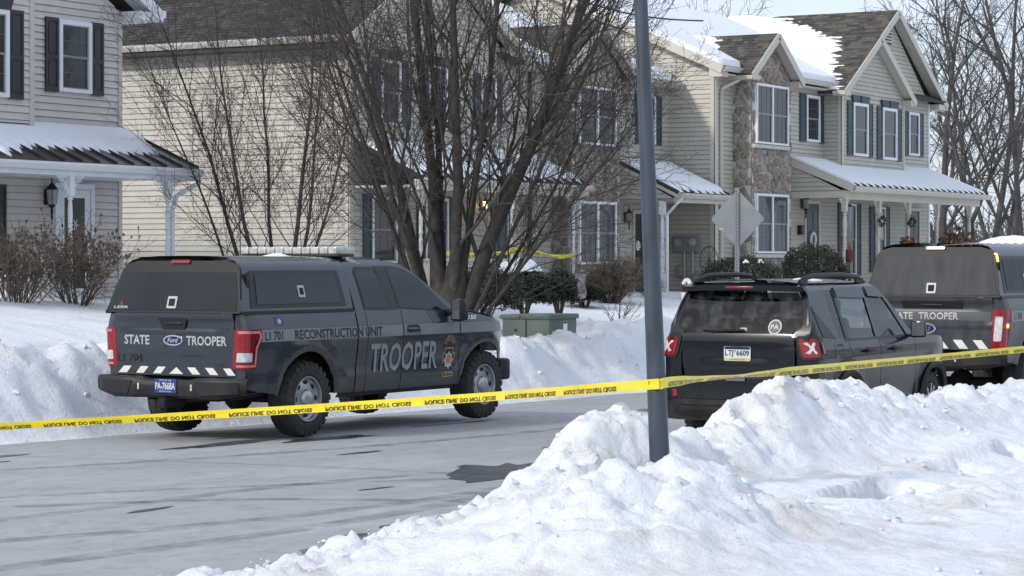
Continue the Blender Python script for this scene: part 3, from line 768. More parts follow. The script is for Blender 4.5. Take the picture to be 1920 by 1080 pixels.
gable_roof(A, 32.3, 4.55, 9.35, 6.68, tA-.42, 41.3, tA, None, 'shingleg', 'white', 3, shing=False)
MB().box(36.12, 36.86, tA-.42, tA+.6, 6.52, 6.68).build('eave_return', 'white', A); MB().box(36.7, 36.92, tA-.44, 41, 6.60, 6.74).build('gutter', 'white', A)
shwin(fA, 34.27, 35.18, 5.06, 6.38, .35, A, 'shut_dark', mun=(2, 1), fw=.085)
shwin(fAb, 31.35, 32.47, 4.83, 6.36, .38, A, 'shut_dark', mun=(2, 1), fw=.085, crown=.25)
# storm door
d = MB()
for q in ((34.16, 34.26, 1.15, 3.38), (35.16, 35.26, 1.15, 3.38), (34.26, 35.16, 3.28, 3.38)): d.fbox(fA, *q, 0, .07)
for q in ((34.27, 34.42, 1.16, 3.27), (35.0, 35.15, 1.16, 3.27), (34.42, 35.0, 3.12, 3.27), (34.42, 35.0, 1.16, 1.45)): d.fbox(fA, *q, .03, .055)
dd = d.build('storm_door', 'white', A)
MB().add([fA(34.42, 1.45, .04), fA(35.0, 1.45, .04), fA(35.0, 3.12, .04), fA(34.42, 3.12, .04)], [(0, 1, 2, 3)]).build('pane', 'curtain', dd)
w = MB()
for i in range(6): t_ = math.pi*i/3; w.bar(fA(34.72, 2.62, .06), fA(34.72+.09*math.cos(t_), 2.62+.11*math.sin(t_), .06), .015, .015, (0, 1, 0))
w.build('door_ornament', 'white', dd)
MB().fbox(fA, 34.99, 35.03, 2.1, 2.28, .055, .09).build('handle', 'iron', dd)
lantern(fA, 33.95, 3.12, A, .75)
shwin(fA, 31.2, 32.5, 1.6, 3.3, .35, A, 'shut_dark', pmat='curtain')
# porch
P0, P1, tf = 27.6, 36.15, 27.6
metal_porch(A, 28.6, P1, tA, 4.46, tf, 3.68, 'roofmetal', .46)
MB().box(28.6, P1, tf+.02, tf+.16, 3.44, 3.62).build('porch_beam', 'white', A)
MB().box(28.6, P1-.02, tf+.16, tA, 3.47, 3.52).build('porch_ceiling', 'white', A)
MB().prism([(P1-.03, tf+.02, 3.62), (P1-.03, tA, 3.52), (P1-.03, tA, 4.40)], (.03, 0, 0)).build('porch_gable_end', 'white', A)
gutter((28.6, tf, 3.66), (P1+.03, tf, 3.66), A, 'white')
downspout([(P1-.02, tf-.06, 3.56), (P1-.05, tf-.04, 3.40), (35.62, tf+.1, 3.16), (35.50, tf+.1, 2.9), (35.50, tf+.1, 1.1)], A, 'white')
for s in (29.85, 32.64, 35.36): post(s, tf+.1, 1.1, 3.44, A, 'white', .055)
MB().box(28.6, 36.1, tf, tA, .85, 1.1).build('porch_floor', 'white', A)
railing(29.9, 32.58, tf+.1, 1.1, 1.98, A, 'white')
def thA(u, v):
    f = tri(u/.46+.1); e = .52+.30*f*f+.10*nz3(u*.9, 3)+(.5*sstep(3.0, .2, abs(u-7.4)) if u > 7.0 else 0)
    e = e-.45*sstep(3.6, 2.2, u)
    return min(.075, .5*(v-e))
snow_sheet((28.65, tf, 3.685), (1, 0, 0), (0, tA-tf, .78), P1-28.75, math.hypot(1.8, .78)-.12, thA, 220, 40, 'white snow half slid down the brown metal porch roof of the taupe house')

# ---------------------------------------------------------------- B: cream-sided twin house behind the trees
B = thing('beige_twin_house', 'long beige twin house behind the bare trees with cream side wall and stone bay', 'house', (52, 33, .8)); setorg((52, 33, .8))
tB = 29.6; fB = pl_s(tB); sB = 44.16; fBs = pl_t(sB)
siding(fBs, rectp(tB, 41.5, .75, 6.72), B, 'cream')
MB().box(sB+.02, 59.8, tB+.02, 41.5, .4, 6.7).build('house_body', 'backing', B)
trim(fBs, tB-.02, tB+.09, .75, 6.72, B, 'creamtrim'); trim(fB, sB-.04, sB+.09, .75, 6.72, B, 'creamtrim')
siding(fB, rectp(sB+.05, 53.3, .95, 6.75), B, 'cream')
siding(fB, [(sB, 6.75), (51.2, 6.75), (47.8, 9.0), (47.5, 9.0)], B, 'cream')
siding(fB, rectp(55.85, 59.86, .95, 6.75), B, 'cream')
gable_roof(B, 47.65, 3.95, 9.25, 6.85, tB-.35, 41.8, tB, None, 'shingleg', 'creamtrim', 11, right=False)
gutter((43.72, 41.8, 6.86), (43.72, tB-.35, 6.86), B, 'creamtrim', .13, .14)
MB().box(43.70, sB, tB-.3, 41.7, 6.62, 6.70).build('side_soffit', 'roofmetal', B)
# plumbing vent on the roof
MB().lathe([(.05, 0), (.05, .5)], (45.2, 37.0, 7.7), n=10).build('vent_pipe', 'white', B)
# right-hand roof, eave along the street
slab([(50.5, tB-.35, 6.85), (59.84, tB-.35, 6.85), (59.84, 35.2, 9.27), (50.5, 35.2, 9.27)], .1, 'roof_plane', 'shingleg', B)
gutter((51.3, tB-.35, 6.84), (52.7, tB-.35, 6.84), B, 'creamtrim'); gutter((56.6, tB-.35, 6.84), (59.8, tB-.35, 6.84), B, 'creamtrim')
MB().box(51.3, 59.84, tB-.33, tB, 6.66, 6.72).build('soffit', 'creamtrim', B)
# stone bay
tS = tB-.55; fS = pl_s(tS); b0, b1 = 53.28, 55.85
MB().box(b0+.01, b1-.01, tS+.01, tB, .5, 6.9).build('bay_core', 'mortar', B)
stones(fS, [(b0, .9), (b1, .9), (b1, 6.85), ((b0+b1)/2, 7.75), (b0, 6.85)], B, holes=[(53.5, 55.55, 1.9, 3.45), (53.5, 55.55, 4.9, 6.4)], seed=4, sz=(.34, .25))
stones(pl_t(b0), rectp(tS, tB, .9, 6.75), B, seed=5, sz=(.30, .26))
window(fS, 53.5, 55.5, 4.88, 6.36, B, base=.075, units=2, mun=(2, 1), pmat='pane'); window(fS, 53.5, 55.5, 1.86, 3.45, B, base=.075, units=2, mun=(2, 1), pmat='curtain')
gable_roof(B, 54.56, 2.0, 8.0, 6.72, tS-.3, 32.6, tS, None, 'shingle', 'creamtrim', 21, right=False)
# windows
for a in (45.6, 47.0, 48.6): pass
shwin(fB, 45.35, 46.15, 5.0, 6.45, .33, B, 'shut_teal', crown=.22); shwin(fB, 47.35, 48.15, 5.0, 6.45, .33, B, 'shut_teal', crown=.22); shwin(fB, 49.7, 50.4, 5.2, 6.4, .3, B, 'shut_teal')
shwin(fB, 58.2, 58.95, 5.1, 6.4, .38, B, 'shut_teal', pmat='pane')
shwin(fB, 44.98, 46.0, 1.9, 3.4, .32, B, 'shut_teal', pmat='curtain'); shwin(fB, 47.2, 48.2, 1.9, 3.4, .32, B, 'shut_teal', pmat='curtain')
def plain_door(fn, u0, u1, z0, z1, par, mat, tm='creamtrim'):
    m = MB()
    for q in ((u0-.1, u0, z0, z1+.1), (u1, u1+.1, z0, z1+.1), (u0, u1, z1, z1+.1)): m.fbox(fn, *q, 0, .06)
    m.build('door_trim', tm, par)
    m = MB(); m.fbox(fn, u0, u1, z0, z1, .005, .03)
    w = (u1-u0)
    for a, b in ((.1, .44), (.56, .9)):
        for c, e in ((.08, .3), (.36, .62), (.68, .92)): m.fbox(fn, u0+w*a, u0+w*b, z0+(z1-z0)*c, z0+(z1-z0)*e, .03, .04)
    dd = m.build('door', mat, par); MB().ball(fn(u1-.08, z0+.95, .07), .03).build('door_knob', 'galv', dd, 60); return dd
plain_door(fB, 50.12, 50.95, 1.15, 3.35, B, 'door')
lantern(fB, 49.72, 3.28, B, .45, lit=True)
downspout([fB(52.05, 6.6, .07), fB(52.05, 1.0, .07)], B, 'roofmetal', .085)
# left porch
s0, s1, tf, zf = 44.25, 52.0, 27.85, 3.78
metal_porch(B, s0, s1, tB, 4.62, tf, zf, 'greenmetal', .45)
MB().box(s0, s1, tf+.02, tf+.16, 3.50, 3.72).build('porch_beam', 'creamtrim', B); MB().box(s0, s1, tf+.16, tB, 3.55, 3.60).build('porch_ceiling', 'creamtrim', B)
gutter((s0, tf, zf-.02), (s1, tf, zf-.02), B, 'creamtrim')
MB().prism([(s1-.03, tf+.1, 3.6), (s1-.03, tB, 3.6), (s1-.03, tB, 4.55)], (.03, 0, 0)).build('porch_gable_end', 'cream', B)
for s in (44.5, 48.4, 51.4): post(s, tf+.12, 1.15, 3.5, B, 'white' if s > 45 else 'creamtrim', .055)
MB().box(s0, s1, tf, tB, .8, 1.15).build('porch_floor', 'creamtrim', B)
railing(44.6, 48.3, tf+.12, 1.15, 2.0, B, 'creamtrim')
thB = lambda u, v: min(.08, .5*(v-.10-.25*tri(u/.45)**2-.10*nz3(u*.8, 1)))
snow_sheet((s0+.05, tf, zf+.006), (1, 0, 0), (0, tB-tf, 4.62-zf), s1-s0-.1, math.hypot(tB-tf, .84)-.05, thB, 160, 24, 'white snow on the green metal porch roof behind the big bare tree')
# right porch
s0, s1, tf, zf = 56.62, 59.72, 27.7, 3.72
metal_porch(B, s0, s1, tB, 4.62, tf, zf, 'greenmetal', .46)
MB().box(s0+.05, s1, tf+.02, tf+.16, 3.46, 3.66).build('porch_beam', 'creamtrim', B); MB().box(s0+.1, s1, tf+.16, tB, 3.50, 3.55).build('porch_ceiling', 'creamtrim', B)
gutter((s0, tf, zf-.02), (s1, tf, zf-.02), B, 'creamtrim')
siding(pl_t(s0+.06), [(tf+.15, 3.55), (tB, 3.55), (tB, 4.5)], B, 'cream'); rake((s0+.02, tf-.02, zf+.01), (s0+.02, tB, 4.62), B, 'creamtrim', .03, .17)
post(56.78, 28.25, 1.15, 3.5, B, 'white', .075, brk=False); downspout([(s0+.1, tf-.05, 3.6), (s0+.05, tf+.05, 3.45), (56.75, 28.1, 3.15), (56.75, 28.1, 1.0)], B, 'white', .08)
MB().box(s0, s1, tf, tB, .8, 1.1).build('porch_floor', 'creamtrim', B)
dd = plain_door(fB, 57.75, 58.65, 1.12, 3.2, B, 'darkdoor')
o = MB().lathe([(.11, 0), (.14, .02), (.11, .03)], fB(57.95, 2.35, .06), ax='y', n=16).build('door_ornament', 'white', dd, 40); lantern(fB, 57.2, 3.1, B, .6)
thP = lambda u, v: min(.10, .45*(v-.05-.45*max(0, tri(u/.46)-.45)**1.2-.04*nz3(u*.8, 1)))
snow_sheet((s0+.05, tf, zf+.006), (1, 0, 0), (0, tB-tf, 4.62-zf), s1-s0-.16, math.hypot(tB-tf, .9)-.05, thP, 90, 30, 'white snow on the small porch roof beside the meter boxes')
thR = lambda u, v: min(.16, .6*(v-.03-.2*max(0, nz3(u*.7, v*.6)))) if not (2.0 < u < 4.7 and v < 2.6) else min(.1, .3*(nz3(u*2, v*2, 4)))
snow_sheet((50.9, tB-.35, 6.86), (1, 0, 0), (0, 5.95, 2.42), 8.9, 6.4, thR, 90, 60, 'white snow on the low street side roof of the beige twin house')

# ---------------------------------------------------------------- C: stone-bay house at right
C_ = thing('stone_bay_house', 'beige sided house with stone bay, blue shutters and long snowy porch on the right', 'house', (68, 33, .8)); setorg((68, 33, .8))
C = C_; tC = 28.2; fC = pl_s(tC); sC = 59.86; fCs = pl_t(sC); zr = 9.85
siding(fCs, [(tC, .9), (39.4, .9), (39.4, 7.2), (33.8, 9.68), (tC, 7.1)], C, 'cream')
MB().box(sC+.02, 76.35, tC+.03, 39.4, .4, 7.1).build('house_body', 'backing', C)
trim(fCs, tC-.02, tC+.12, .9, 7.05, C, 'creamtrim'); trim(fC, sC-.04, sC+.12, .9, 7.05, C, 'creamtrim')
siding(fC, rectp(sC+.1, 61.15, .9, 7.1), C, 'cream'); siding(fC, rectp(63.7, 68.0, .9, 7.1), C, 'cream'); siding(fC, rectp(68.0, 76.4, .9, 4.9), C, 'cream')
siding(fC, rectp(72.5, 76.4, 4.7, 7.1), C, 'cream'); siding(fC, [(69.2, 7.1), (76.4, 7.1), (72.9, 9.6), (72.7, 9.6)], C, 'cream')
trim(fC, 76.3, 76.42, .9, 7.1, C, 'white')
# main roof and cross gable
slab([(59.5, 27.8, 7.22), (77.0, 27.8, 7.22), (77.0, 33.8, zr), (59.5, 33.8, zr)], .1, 'roof_plane', 'shingleg', C)
slab([(59.5, 39.8, 7.22), (77.0, 39.8, 7.22), (77.0, 33.8, zr), (59.5, 33.8, zr)], .1, 'roof_plane', 'shingleg', C)
rake((59.48, 27.8, 7.24), (59.48, 33.8, zr+.02), C, 'creamtrim', .03, .24)
MB().prism([(59.5, 27.85, 7.1), (59.5, 33.8, zr-.14), (sC, 33.8, zr-.14), (sC, 27.85, 7.1)], (0, 0, -.02)).build('soffit', 'creamtrim', C)
MB().prism([(59.5, 27.82, 6.92), (59.5, tC, 6.92), (59.5, tC, 7.22), (59.5, 27.82, 7.1)], (.4, 0, 0)).build('eave_return', 'creamtrim', C)
gutter((59.5, 27.8, 7.2), (60.6, 27.8, 7.2), C, 'creamtrim'); gutter((63.9, 27.8, 7.2), (66.9, 27.8, 7.2), C, 'creamtrim')
MB().box(59.6, 68, 27.85, tC, 6.98, 7.03).build('soffit', 'creamtrim', C)
gable_roof(C, 72.8, 4.45, zr+.04, 7.12, tC-.35, 33.8, tC, None, 'shingle', 'creamtrim', 31, right=False)
MB().box(76.45, 77.3, tC-.35, tC+.2, 6.92, 7.1).build('eave_return', 'creamtrim', C)
m = MB(); 
for i in range(5): m.fbox(fC, 72.42, 72.92, 8.86+.10*i, 8.91+.10*i, .02, .07)
v = m.build('gable_vent', 'creamtrim', C); MB().fbox(fC, 72.38, 72.96, 8.80, 9.36, .005, .03).build('vent_backing', 'iron', v)
# front gabled bay
tG = tC-.6; fG = pl_s(tG); g0, g1 = 67.4, 72.52
siding(fG, rectp(g0, g1, 4.6, 7.0), C, 'cream'); siding(fG, [(g0, 7.0), (g1, 7.0), (69.95+.1, 8.55), (69.95-.1, 8.55)], C, 'cream')
siding(pl_t(g0), rectp(tG, tC, 4.6, 7.0), C, 'cream'); trim(fG, g0-.04, g0+.12, 4.6, 7.0, C, 'creamtrim'); trim(pl_t(g0), tG-.02, tG+.1, 4.6, 7.0, C, 'creamtrim'); trim(fG, g1-.1, g1, 4.6, 7.0, C, 'creamtrim')
MB().box(g0+.01, g1-.01, tG+.01, tC+.1, 4.6, 7.0).build('bay_core', 'backing', C)
gable_roof(C, 69.9, 2.95, 8.80, 6.98, tG-.3, 31.6, tG, None, 'shingle', 'creamtrim', 41, right=False)
MB().box(66.95, 67.42, tG-.3, tG+.1, 6.84, 6.98).build('eave_return', 'creamtrim', C); MB().box(72.4, 72.88, tG-.3, tG+.1, 6.80, 6.98).build('eave_return', 'creamtrim', C)
shwin(fG, 68.21, 69.38, 5.1, 6.70, .42, C, 'shut_teal', crown=.22, mun=(0, 0), fw=.09); shwin(fG, 70.6, 71.8, 5.07, 6.68, .42, C, 'shut_teal', crown=.22, mun=(0, 0), fw=.09)
shwin(fC, 66.05, 67.05, 5.45, 6.82, .44, C, 'shut_teal', fw=.08); shwin(fC, 74.43, 75.38, 5.35, 6.75, .4, C, 'shut_teal', fw=.08)
# stone bay
tS = tC-.55; fS = pl_s(tS); b0, b1 = 61.05, 63.72
MB().box(b0+.01, b1-.01, tS+.01, tC, .5, 7.1).build('bay_core', 'mortar', C)
stones(fS, [(b0, .9), (b1, .9), (b1, 7.0), ((b0+b1)/2, 8.05), (b0, 7.0)], C, holes=[(61.2, 63.3, 2.1, 3.8), (61.2, 63.3, 5.15, 6.85)], seed=14, sz=(.34, .25))
stones(pl_t(b0), rectp(tS, tC, .9, 7.0), C, seed=15, sz=(.28, .25))
window(fS, 61.16, 63.34, 5.18, 6.84, C, base=.075, units=2, mun=(2, 1)); window(fS, 61.16, 63.34, 2.15, 3.80, C, base=.075, units=2, mun=(2, 1), pmat='curtain')
MB().fbox(fS, 61.05, 63.45, 5.06, 5.16, 0, .12).build('window_sill', 'mortar', C); MB().fbox(fS, 61.05, 63.45, 2.03, 2.13, 0, .12).build('window_sill', 'mortar', C)
gable_roof(C, 62.25, 1.78, 8.28, 7.05, tS-.3, 31.0, tS, None, 'shingle', 'creamtrim', 51, right=False)
MB().box(60.5, 61.05, tS-.28, tC, 6.9, 7.03).build('eave_return', 'creamtrim', C); MB().box(63.72, 64.02, tS-.28, tC-.3, 6.86, 7.03).build('eave_return', 'creamtrim', C)
downspout([(60.62, 27.74, 7.1), (60.6, 27.8, 6.9), (60.2, tC-.06, 6.65), (60.15, tC-.06, 6.4), (60.15, tC-.06, 1.0)], C, 'creamtrim', .085)
downspout([(64.1, 27.74, 7.1), (64.05, 27.85, 6.95), (63.8, tC-.1, 6.8)], C, 'creamtrim', .07)
# porch
s0, s1, tf, zf = 64.55, 76.25, 26.1, 4.08
metal_porch(C, s0, s1, tC, 4.95, tf, zf, 'greenmetal', .5)
MB().box(s0+.05, s1-.1, tf+.25, tf+.40, 3.70, 3.92).build('porch_beam', 'creamtrim', C); MB().box(s0+.1, s1, tf+.1, tC, 3.92, 3.96).build('porch_ceiling', 'creamtrim', C)
gutter((s0, tf, zf-.02), (s1+.05, tf, zf-.02), C, 'creamtrim', .13, .15)
siding(pl_t(s0+.06), [(tf+.35, 3.95), (tC, 3.95), (tC, 4.8)], C, 'cream'); rake((s0+.01, tf-.03, zf+.02), (s0+.01, tC, 4.97), C, 'creamtrim', .03, .2); MB().box(s0+.02, s0+.1, tf+.2, tC, 3.74, 3.93).build('porch_beam', 'creamtrim', C)
for s in (64.75, 67.35, 69.8, 72.3, 75.3): post(s, tf+.32, 1.1, 3.70, C, 'creamtrim', .075)
MB().box(s0, s1, tf, tC, .8, 1.1).build('porch_floor', 'creamtrim', C)
dd = plain_door(fC, 66.05, 67.0, 1.15, 3.62, C, 'door'); wr = MB()
wr.tube([fC(66.5+.17*math.cos(t_*math.pi/6), 2.55+.22*math.sin(t_*math.pi/6), .07) for t_ in range(13)], .05, 6); wr.tube([fC(66.47, 2.3, .08), fC(66.5, 2.05, .09), fC(66.62, 1.95, .08)], .06, 6)
wr.build('door_wreath', 'label', dd, 60)
lantern(fC, 65.75, 3.6, C, .75); MB().fbox(fC, 65.45, 65.7, 2.7, 2.98, .02, .14).build('mailbox', 'iron', C, bevel=.02)
shwin(fC, 68.95, 69.9, 1.5, 3.68, .42, C, 'shut_teal', mun=(0, 0), pmat='curtain'); shwin(fC, 71.5, 72.35, 1.6, 3.62, .4, C, 'shut_teal', mun=(0, 0), pmat='curtain')
MB().fbox(fC, 71.6, 72.15, 2.62, 3.5, .06, .075).build('window_blind', 'creamtrim', C)
plain_door(fC, 74.4, 75.4, 1.15, 3.55, C, 'door')
thC = lambda u, v: min(.07, .45*(v-.02-.95*max(0, tri(u*23/11.7+.5)-.5)**1.2-.03*nz3(u*.8, 1)))
snow_sheet((s0+.25, tf, zf+.006), (1, 0, 0), (0, tC-tf, 4.95-zf), s1-s0-.4, math.hypot(tC-tf, .87)-.04, thC, 330, 30, 'white snow on the long green metal porch roof of the stone bay house')
# roof snow: main slope and the lower part of the cross slope
def thM(u, v):
    s, t = 59.45+u, 27.8+v*.9154
    if abs(s-62.25) < 1.85 and (7.22+.4025*v*1.0) < 8.28-.69*abs(s-62.25)+.02: return -.1
    return .14-.02*nz3(s, t) if s < 71.8 else -.1
snow_sheet((59.46, 27.8, 7.23), (1, 0, 0), (0, 6.0, 2.63), 12.9, 6.5, thM, 150, 70, 'thick white snow covering the main roof beside the stone dormer')
def thX(u, v):      # u runs back along the ridge, v up the cross slope
    lim = 2.3+.70*u+.30*nz3(u*1.6, 5)+.16*nz3(u*7, v*1.5)+.10*nz3(u*14, v*3)
    return min(.12, .14*(lim-v+.40*nz3(v*6.5, u*1.1, 2)+.16*nz3(v*13, u*2.5, 6)))
snow_sheet((68.35, tC-.33, 7.14), (0, 1, 0), (4.45, 0, 2.77), 5.9, 5.2, thX, 170, 170, 'white snow fading out across the brown shingled cross roof')
def thI(u, v): return min(.10, .16*(u-.35-.30*v+.5*nz3(u*1.1, v*7.5)+.2*nz3(u*3, v*15)))
snow_sheet((66.97, tG-.28, 7.0), (0, 1, 0), (2.95, 0, 1.82), 4.0, 3.4, thI, 100, 90, 'ragged edged white snow left of the front gable of the stone bay house')
def thD(u, v): return min(.10, .2*(u-.9-.45*v+.4*nz3(u*1.1, v*7)+.15*nz3(u*7, v*12)))
snow_sheet((60.48, tC-.85, 7.06), (0, 1, 0), (1.77, 0, 1.23), 3.5, 2.1, thD, 80, 60, 'patch of white snow on the left slope of the stone dormer')
setorg((0, 0, 0))
# ================================================================ TREES AND SHRUBS
def grow(tr, cr, p, d, L, r, lvl, q, P):
    """one limb as a tapering bent tube, with its side shoots"""
    n = P['seg'][lvl]; pts = [p.copy()]; rs = [r]; dirs = []
    d = d.normalized(); c = p.copy()
    for i in range(n):
        j = P['jit'][lvl]
        d = (d+Vector((q.gauss(0, j), q.gauss(0, j), q.gauss(0, j)))+Vector((0, 0, P['up'][lvl]))).normalized()
        c = c+d*(L/n); pts.append(c.copy()); dirs.append(d.copy()); rs.append(max(P['rmin'], r*(1-.80*(i+1)/n)))
    (tr if lvl == 0 else cr).tube(pts, rs, P['sides'][lvl], cap=False)
    if lvl+1 >= len(P['seg']): return
    k = P['kids'][lvl]; k = k if lvl == 0 else max(2, round(k*q.uniform(.75, 1.2)))
    for a in range(k):
        f = P['from'][lvl]+(1-P['from'][lvl])*(a+q.uniform(.1, .9))/k
        i = min(n-1, int(f*n)); e = f*n-i; pp = pts[i].lerp(pts[i+1], e); rr = rs[i]+(rs[i+1]-rs[i])*e
        ax = dirs[i].orthogonal().normalized(); ax.rotate(Matrix.Rotation(q.uniform(0, 6.283), 3, dirs[i]))
        nd = dirs[i].copy(); nd.rotate(Matrix.Rotation(R(q.uniform(*P['ang'][lvl])), 3, ax))
        grow(tr, cr, pp, nd, L*P['len'][lvl]*q.uniform(.7, 1.25)*(1.12-.5*f), min(rr*.75, r*P['rad'][lvl]), lvl+1, q, P)
def tree(name, label, cat, base, stems, P, seed, tmat='bark', cmat='twig', group=None, bole=()):
    q = random.Random(seed); root = thing(name, label, cat, base, group=group); tr, cr = MB(), MB()
    for (off, d, L, r) in stems: grow(tr, cr, Vector(off), Vector(d), L, r, 0, q, P)
    for pts, rs in bole: tr.tube(pts, rs, 12)
    tr.build('trunk', tmat, root, 70); cr.build('crown', cmat, root, 70); return root
q = random.Random(21)
P1 = dict(seg=[9, 7, 5, 3], jit=[.05, .09, .13, .16], up=[.035, .05, .04, .02], rmin=.003, sides=[9, 6, 4, 3], kids=[15, 10, 6], ang=[(18, 48), (22, 55), (25, 60)], rad=[.27, .38, .5], len=[.46, .44, .42])
P1['from'] = [.16, .12, .1]
# big many-stemmed tree; stems listed as lean to image right (+) or left (-), and lean in depth
Rt = Vector((.5, -.866, 0)); Fw = Vector((.866, .5, 0))
st = []
for lean, dep, L, r, o in [(-.50, .1, 7.4, .085, -.30), (-.40, -.15, 7.6, .10, -.22), (-.30, .2, 7.8, .15, -.16), (-.14, .1, 8.2, .18, -.05), (.02, .2, 8.4, .12, .04), (.10, -.15, 8.2, .17, .1), (.18, .05, 8.0, .12, .14), (.40, -.1, 7.8, .23, .2), (.48, .15, 7.2, .11, .26), (-.62, .0, 6.0, .06, -.32), (.62, -.1, 6.2, .075, .3), (.85, -.1, 5.2, .06, .3), (1.1, .1, 4.6, .05, .3), (.75, .3, 5.6, .06, .28)]:
    st.append(tuple([Rt*o*.55+Fw*dep*.25+Vector((0, 0, 0)), Rt*lean*(.74 if lean < .7 else .95)+Fw*dep*.6+Vector((0, 0, 1)), L, r*.62]))
tree('bare_tree', 'big many stemmed bare tree spreading behind the front pickup cab', 'tree', (32.5, 19.95, .55), st, P1, 31, bole=[([(0, 0, -.4), (0, 0, .3), (.02, -.03, .9), (.05, -.08, 1.5)], [.36, .30, .22, .02]), ([(0, 0, .2), tuple(-Rt*.12+Vector((0, 0, 1.1))), tuple(-Rt*.25+Vector((0, 0, 1.9)))], [.22, .15, .02]), ([(0, 0, .1), tuple(Rt*.16+Vector((0, 0, 1.0))), tuple(Rt*.34+Vector((0, 0, 1.9)))], [.24, .17, .02])])
P2 = dict(P1); P2['kids'] = [19, 9, 5]; P2['len'] = [.38, .42, .4]; P2['rad'] = [.24, .38, .5]
st = []
for lean, dep, L, r, o in [(-.30, 0, 5.0, .045, -.55), (-.30, .1, 5.9, .065, -.30), (-.20, -.1, 6.0, .065, -.2), (-.08, .1, 6.1, .06, -.05), (.05, 0, 6.0, .075, .2), (.16, .1, 5.6, .06, .25), (.28, -.1, 5.0, .05, .3)]:
    st.append((Rt*o, Rt*lean+Fw*dep+Vector((0, 0, 1)), L, r*.72))
tree('bare_tree', 'slender bare tree with few upright stems against the cream side wall', 'tree', (36.35, 25.95, .75), st, P2, 44)
# far trees to the right
PF = dict(seg=[9, 7, 5, 3], jit=[.07, .13, .16, .2], up=[.05, .06, .03, .02], rmin=.008, sides=[7, 5, 4, 3], kids=[10, 6, 4], ang=[(25, 60), (25, 60), (25, 65)], rad=[.34, .45, .5], len=[.5, .46, .42]); PF['from'] = [.22, .15, .1]
def polar(a, d): return (d*(.8660+.5*a), d*(.5-.8660*a))
for i, (a, d, H_, r, lean, lab) in enumerate([(.178, 92, 13.5, .30, -.05, 'stout bare tree just right of the stone bay house'), (.189, 88, 10.5, .22, .22, 'bare tree leaning right beyond the stone bay house porch'), (.199, 97, 15.5, .26, .0, 'tall bare tree with upright limbs near the right edge'),
        (.213, 95, 16, .24, -.04, 'thin tall bare tree at the right edge of the picture'), (.171, 104, 14, .22, .08, 'far bare tree with its trunk hidden by the house corner'), (.206, 112, 13, .2, .06, 'small bare tree far back between two taller ones')]):
    s, t = polar(a, d)
    stm = [(Vector((0, 0, 0)), Rt*lean+Vector((0, 0, 1)), H_, r*.62), (Vector((0, 0, 1.5)), Rt*(lean+.45)+Fw*.1+Vector((0, 0, 1)), H_*.7, r*.42), (Vector((0, 0, 2.2)), Rt*(lean-.42)-Fw*.1+Vector((0, 0, 1)), H_*.65, r*.4)]
    tree('bare_tree', lab, 'tree', (s, t, -.3), stm, PF, 70+i, 'farbark', 'farbark', 'bare trees beyond the last house')
PT = dict(PF); PT['kids'] = [8, 5, 3]
for i, (a, d, H_, lab) in enumerate([(.075, 122, 14.0, 'twig tips of a far tree showing left above the snowy roof'), (.092, 126, 14.4, 'twig tips of a far tree showing above the middle of the snowy roof'), (.062, 118, 14.2, 'twig tips of a far tree beside the dark lamp post')]):
    s, t = polar(a, d); tree('bare_tree', lab, 'tree', (s, t, 0), [(Vector((0, 0, 0)), Vector((0, 0, 1)), H_, .16), (Vector((0, 0, 4)), Rt*.3+Vector((0, 0, 1)), H_*.65, .1), (Vector((0, 0, 4)), -Rt*.3+Vector((0, 0, 1)), H_*.65, .1)], PT, 90+i, 'farbark', 'farbark', 'far trees behind the roofs')
# tangled undergrowth beyond the last house (one mass)
m = MB(); qq = random.Random(8); PU = dict(seg=[4, 3], jit=[.2, .3], up=[.03, 0], rmin=.012, sides=[4, 3], kids=[7], ang=[(25, 70)], rad=[.6], len=[.5]); PU['from'] = [.2]
for i in range(300):
    a, d = qq.uniform(.155, .24), qq.uniform(84, 118); s, t = polar(a, d)
    grow(m, m, Vector((s, t, -.4)), Vector((qq.gauss(0, .35), qq.gauss(0, .35), 1)), qq.uniform(1.2, 3.4), .022, 0, qq, PU)
tag(m.build('undergrowth', 'farbark', None), 'tangled bare undergrowth under the far trees at the right', 'undergrowth', kind='stuff')
# distant wood line closing the view
m = MB()
for i in range(320):
    a, d = qq.uniform(.15, .26), qq.uniform(150, 230); s, t = polar(a, d)
    grow(m, m, Vector((s, t, -1)), Vector((qq.gauss(0, .15), qq.gauss(0, .15), 1)), qq.uniform(4, 6.5), .07, 0, qq, dict(PU, rmin=.03))
tag(m.build('distant_wood', 'farbark', None), 'far off grey brown wood line behind the bare trees', 'wood', kind='stuff')

# bare brown shrubs
PB = dict(seg=[5, 4, 3], jit=[.12, .2, .25], up=[.03, .02, .02], rmin=.0035, sides=[5, 4, 3], kids=[7, 4], ang=[(18, 50), (25, 60)], rad=[.5, .6], len=[.45, .45]); PB['from'] = [.3, .2]
def shrub(name, label, base, n, H_, spread, seed, heads=0, mat='bushtwig', P=PB, hr=.02, group=None):
    q = random.Random(seed); root = thing(name, label, 'shrub', base, group=group); m = MB()
    for i in range(n):
        t = q.uniform(0, 6.283); k = q.uniform(0, 1)**.6*spread
        grow(m, m, Vector((math.cos(t)*.12*k, math.sin(t)*.12*k, 0)), Vector((math.cos(t)*k, math.sin(t)*k, 1)), H_*q.uniform(.75, 1.05), .013, 0, q, P)
    m.build('stems', mat, root, 60)
    if heads:
        h = MB(); v = m.v
        for i in range(heads):
            c = v[q.randrange(len(v))]
            if c[2] < H_*.45: continue
            h.ball(c, hr*q.uniform(.6, 1.4), (1, 1, 1.2), 5, hr*.3, q)
        tag(h.build('seed_heads', 'seed', root, 60), kind='stuff')
    return root
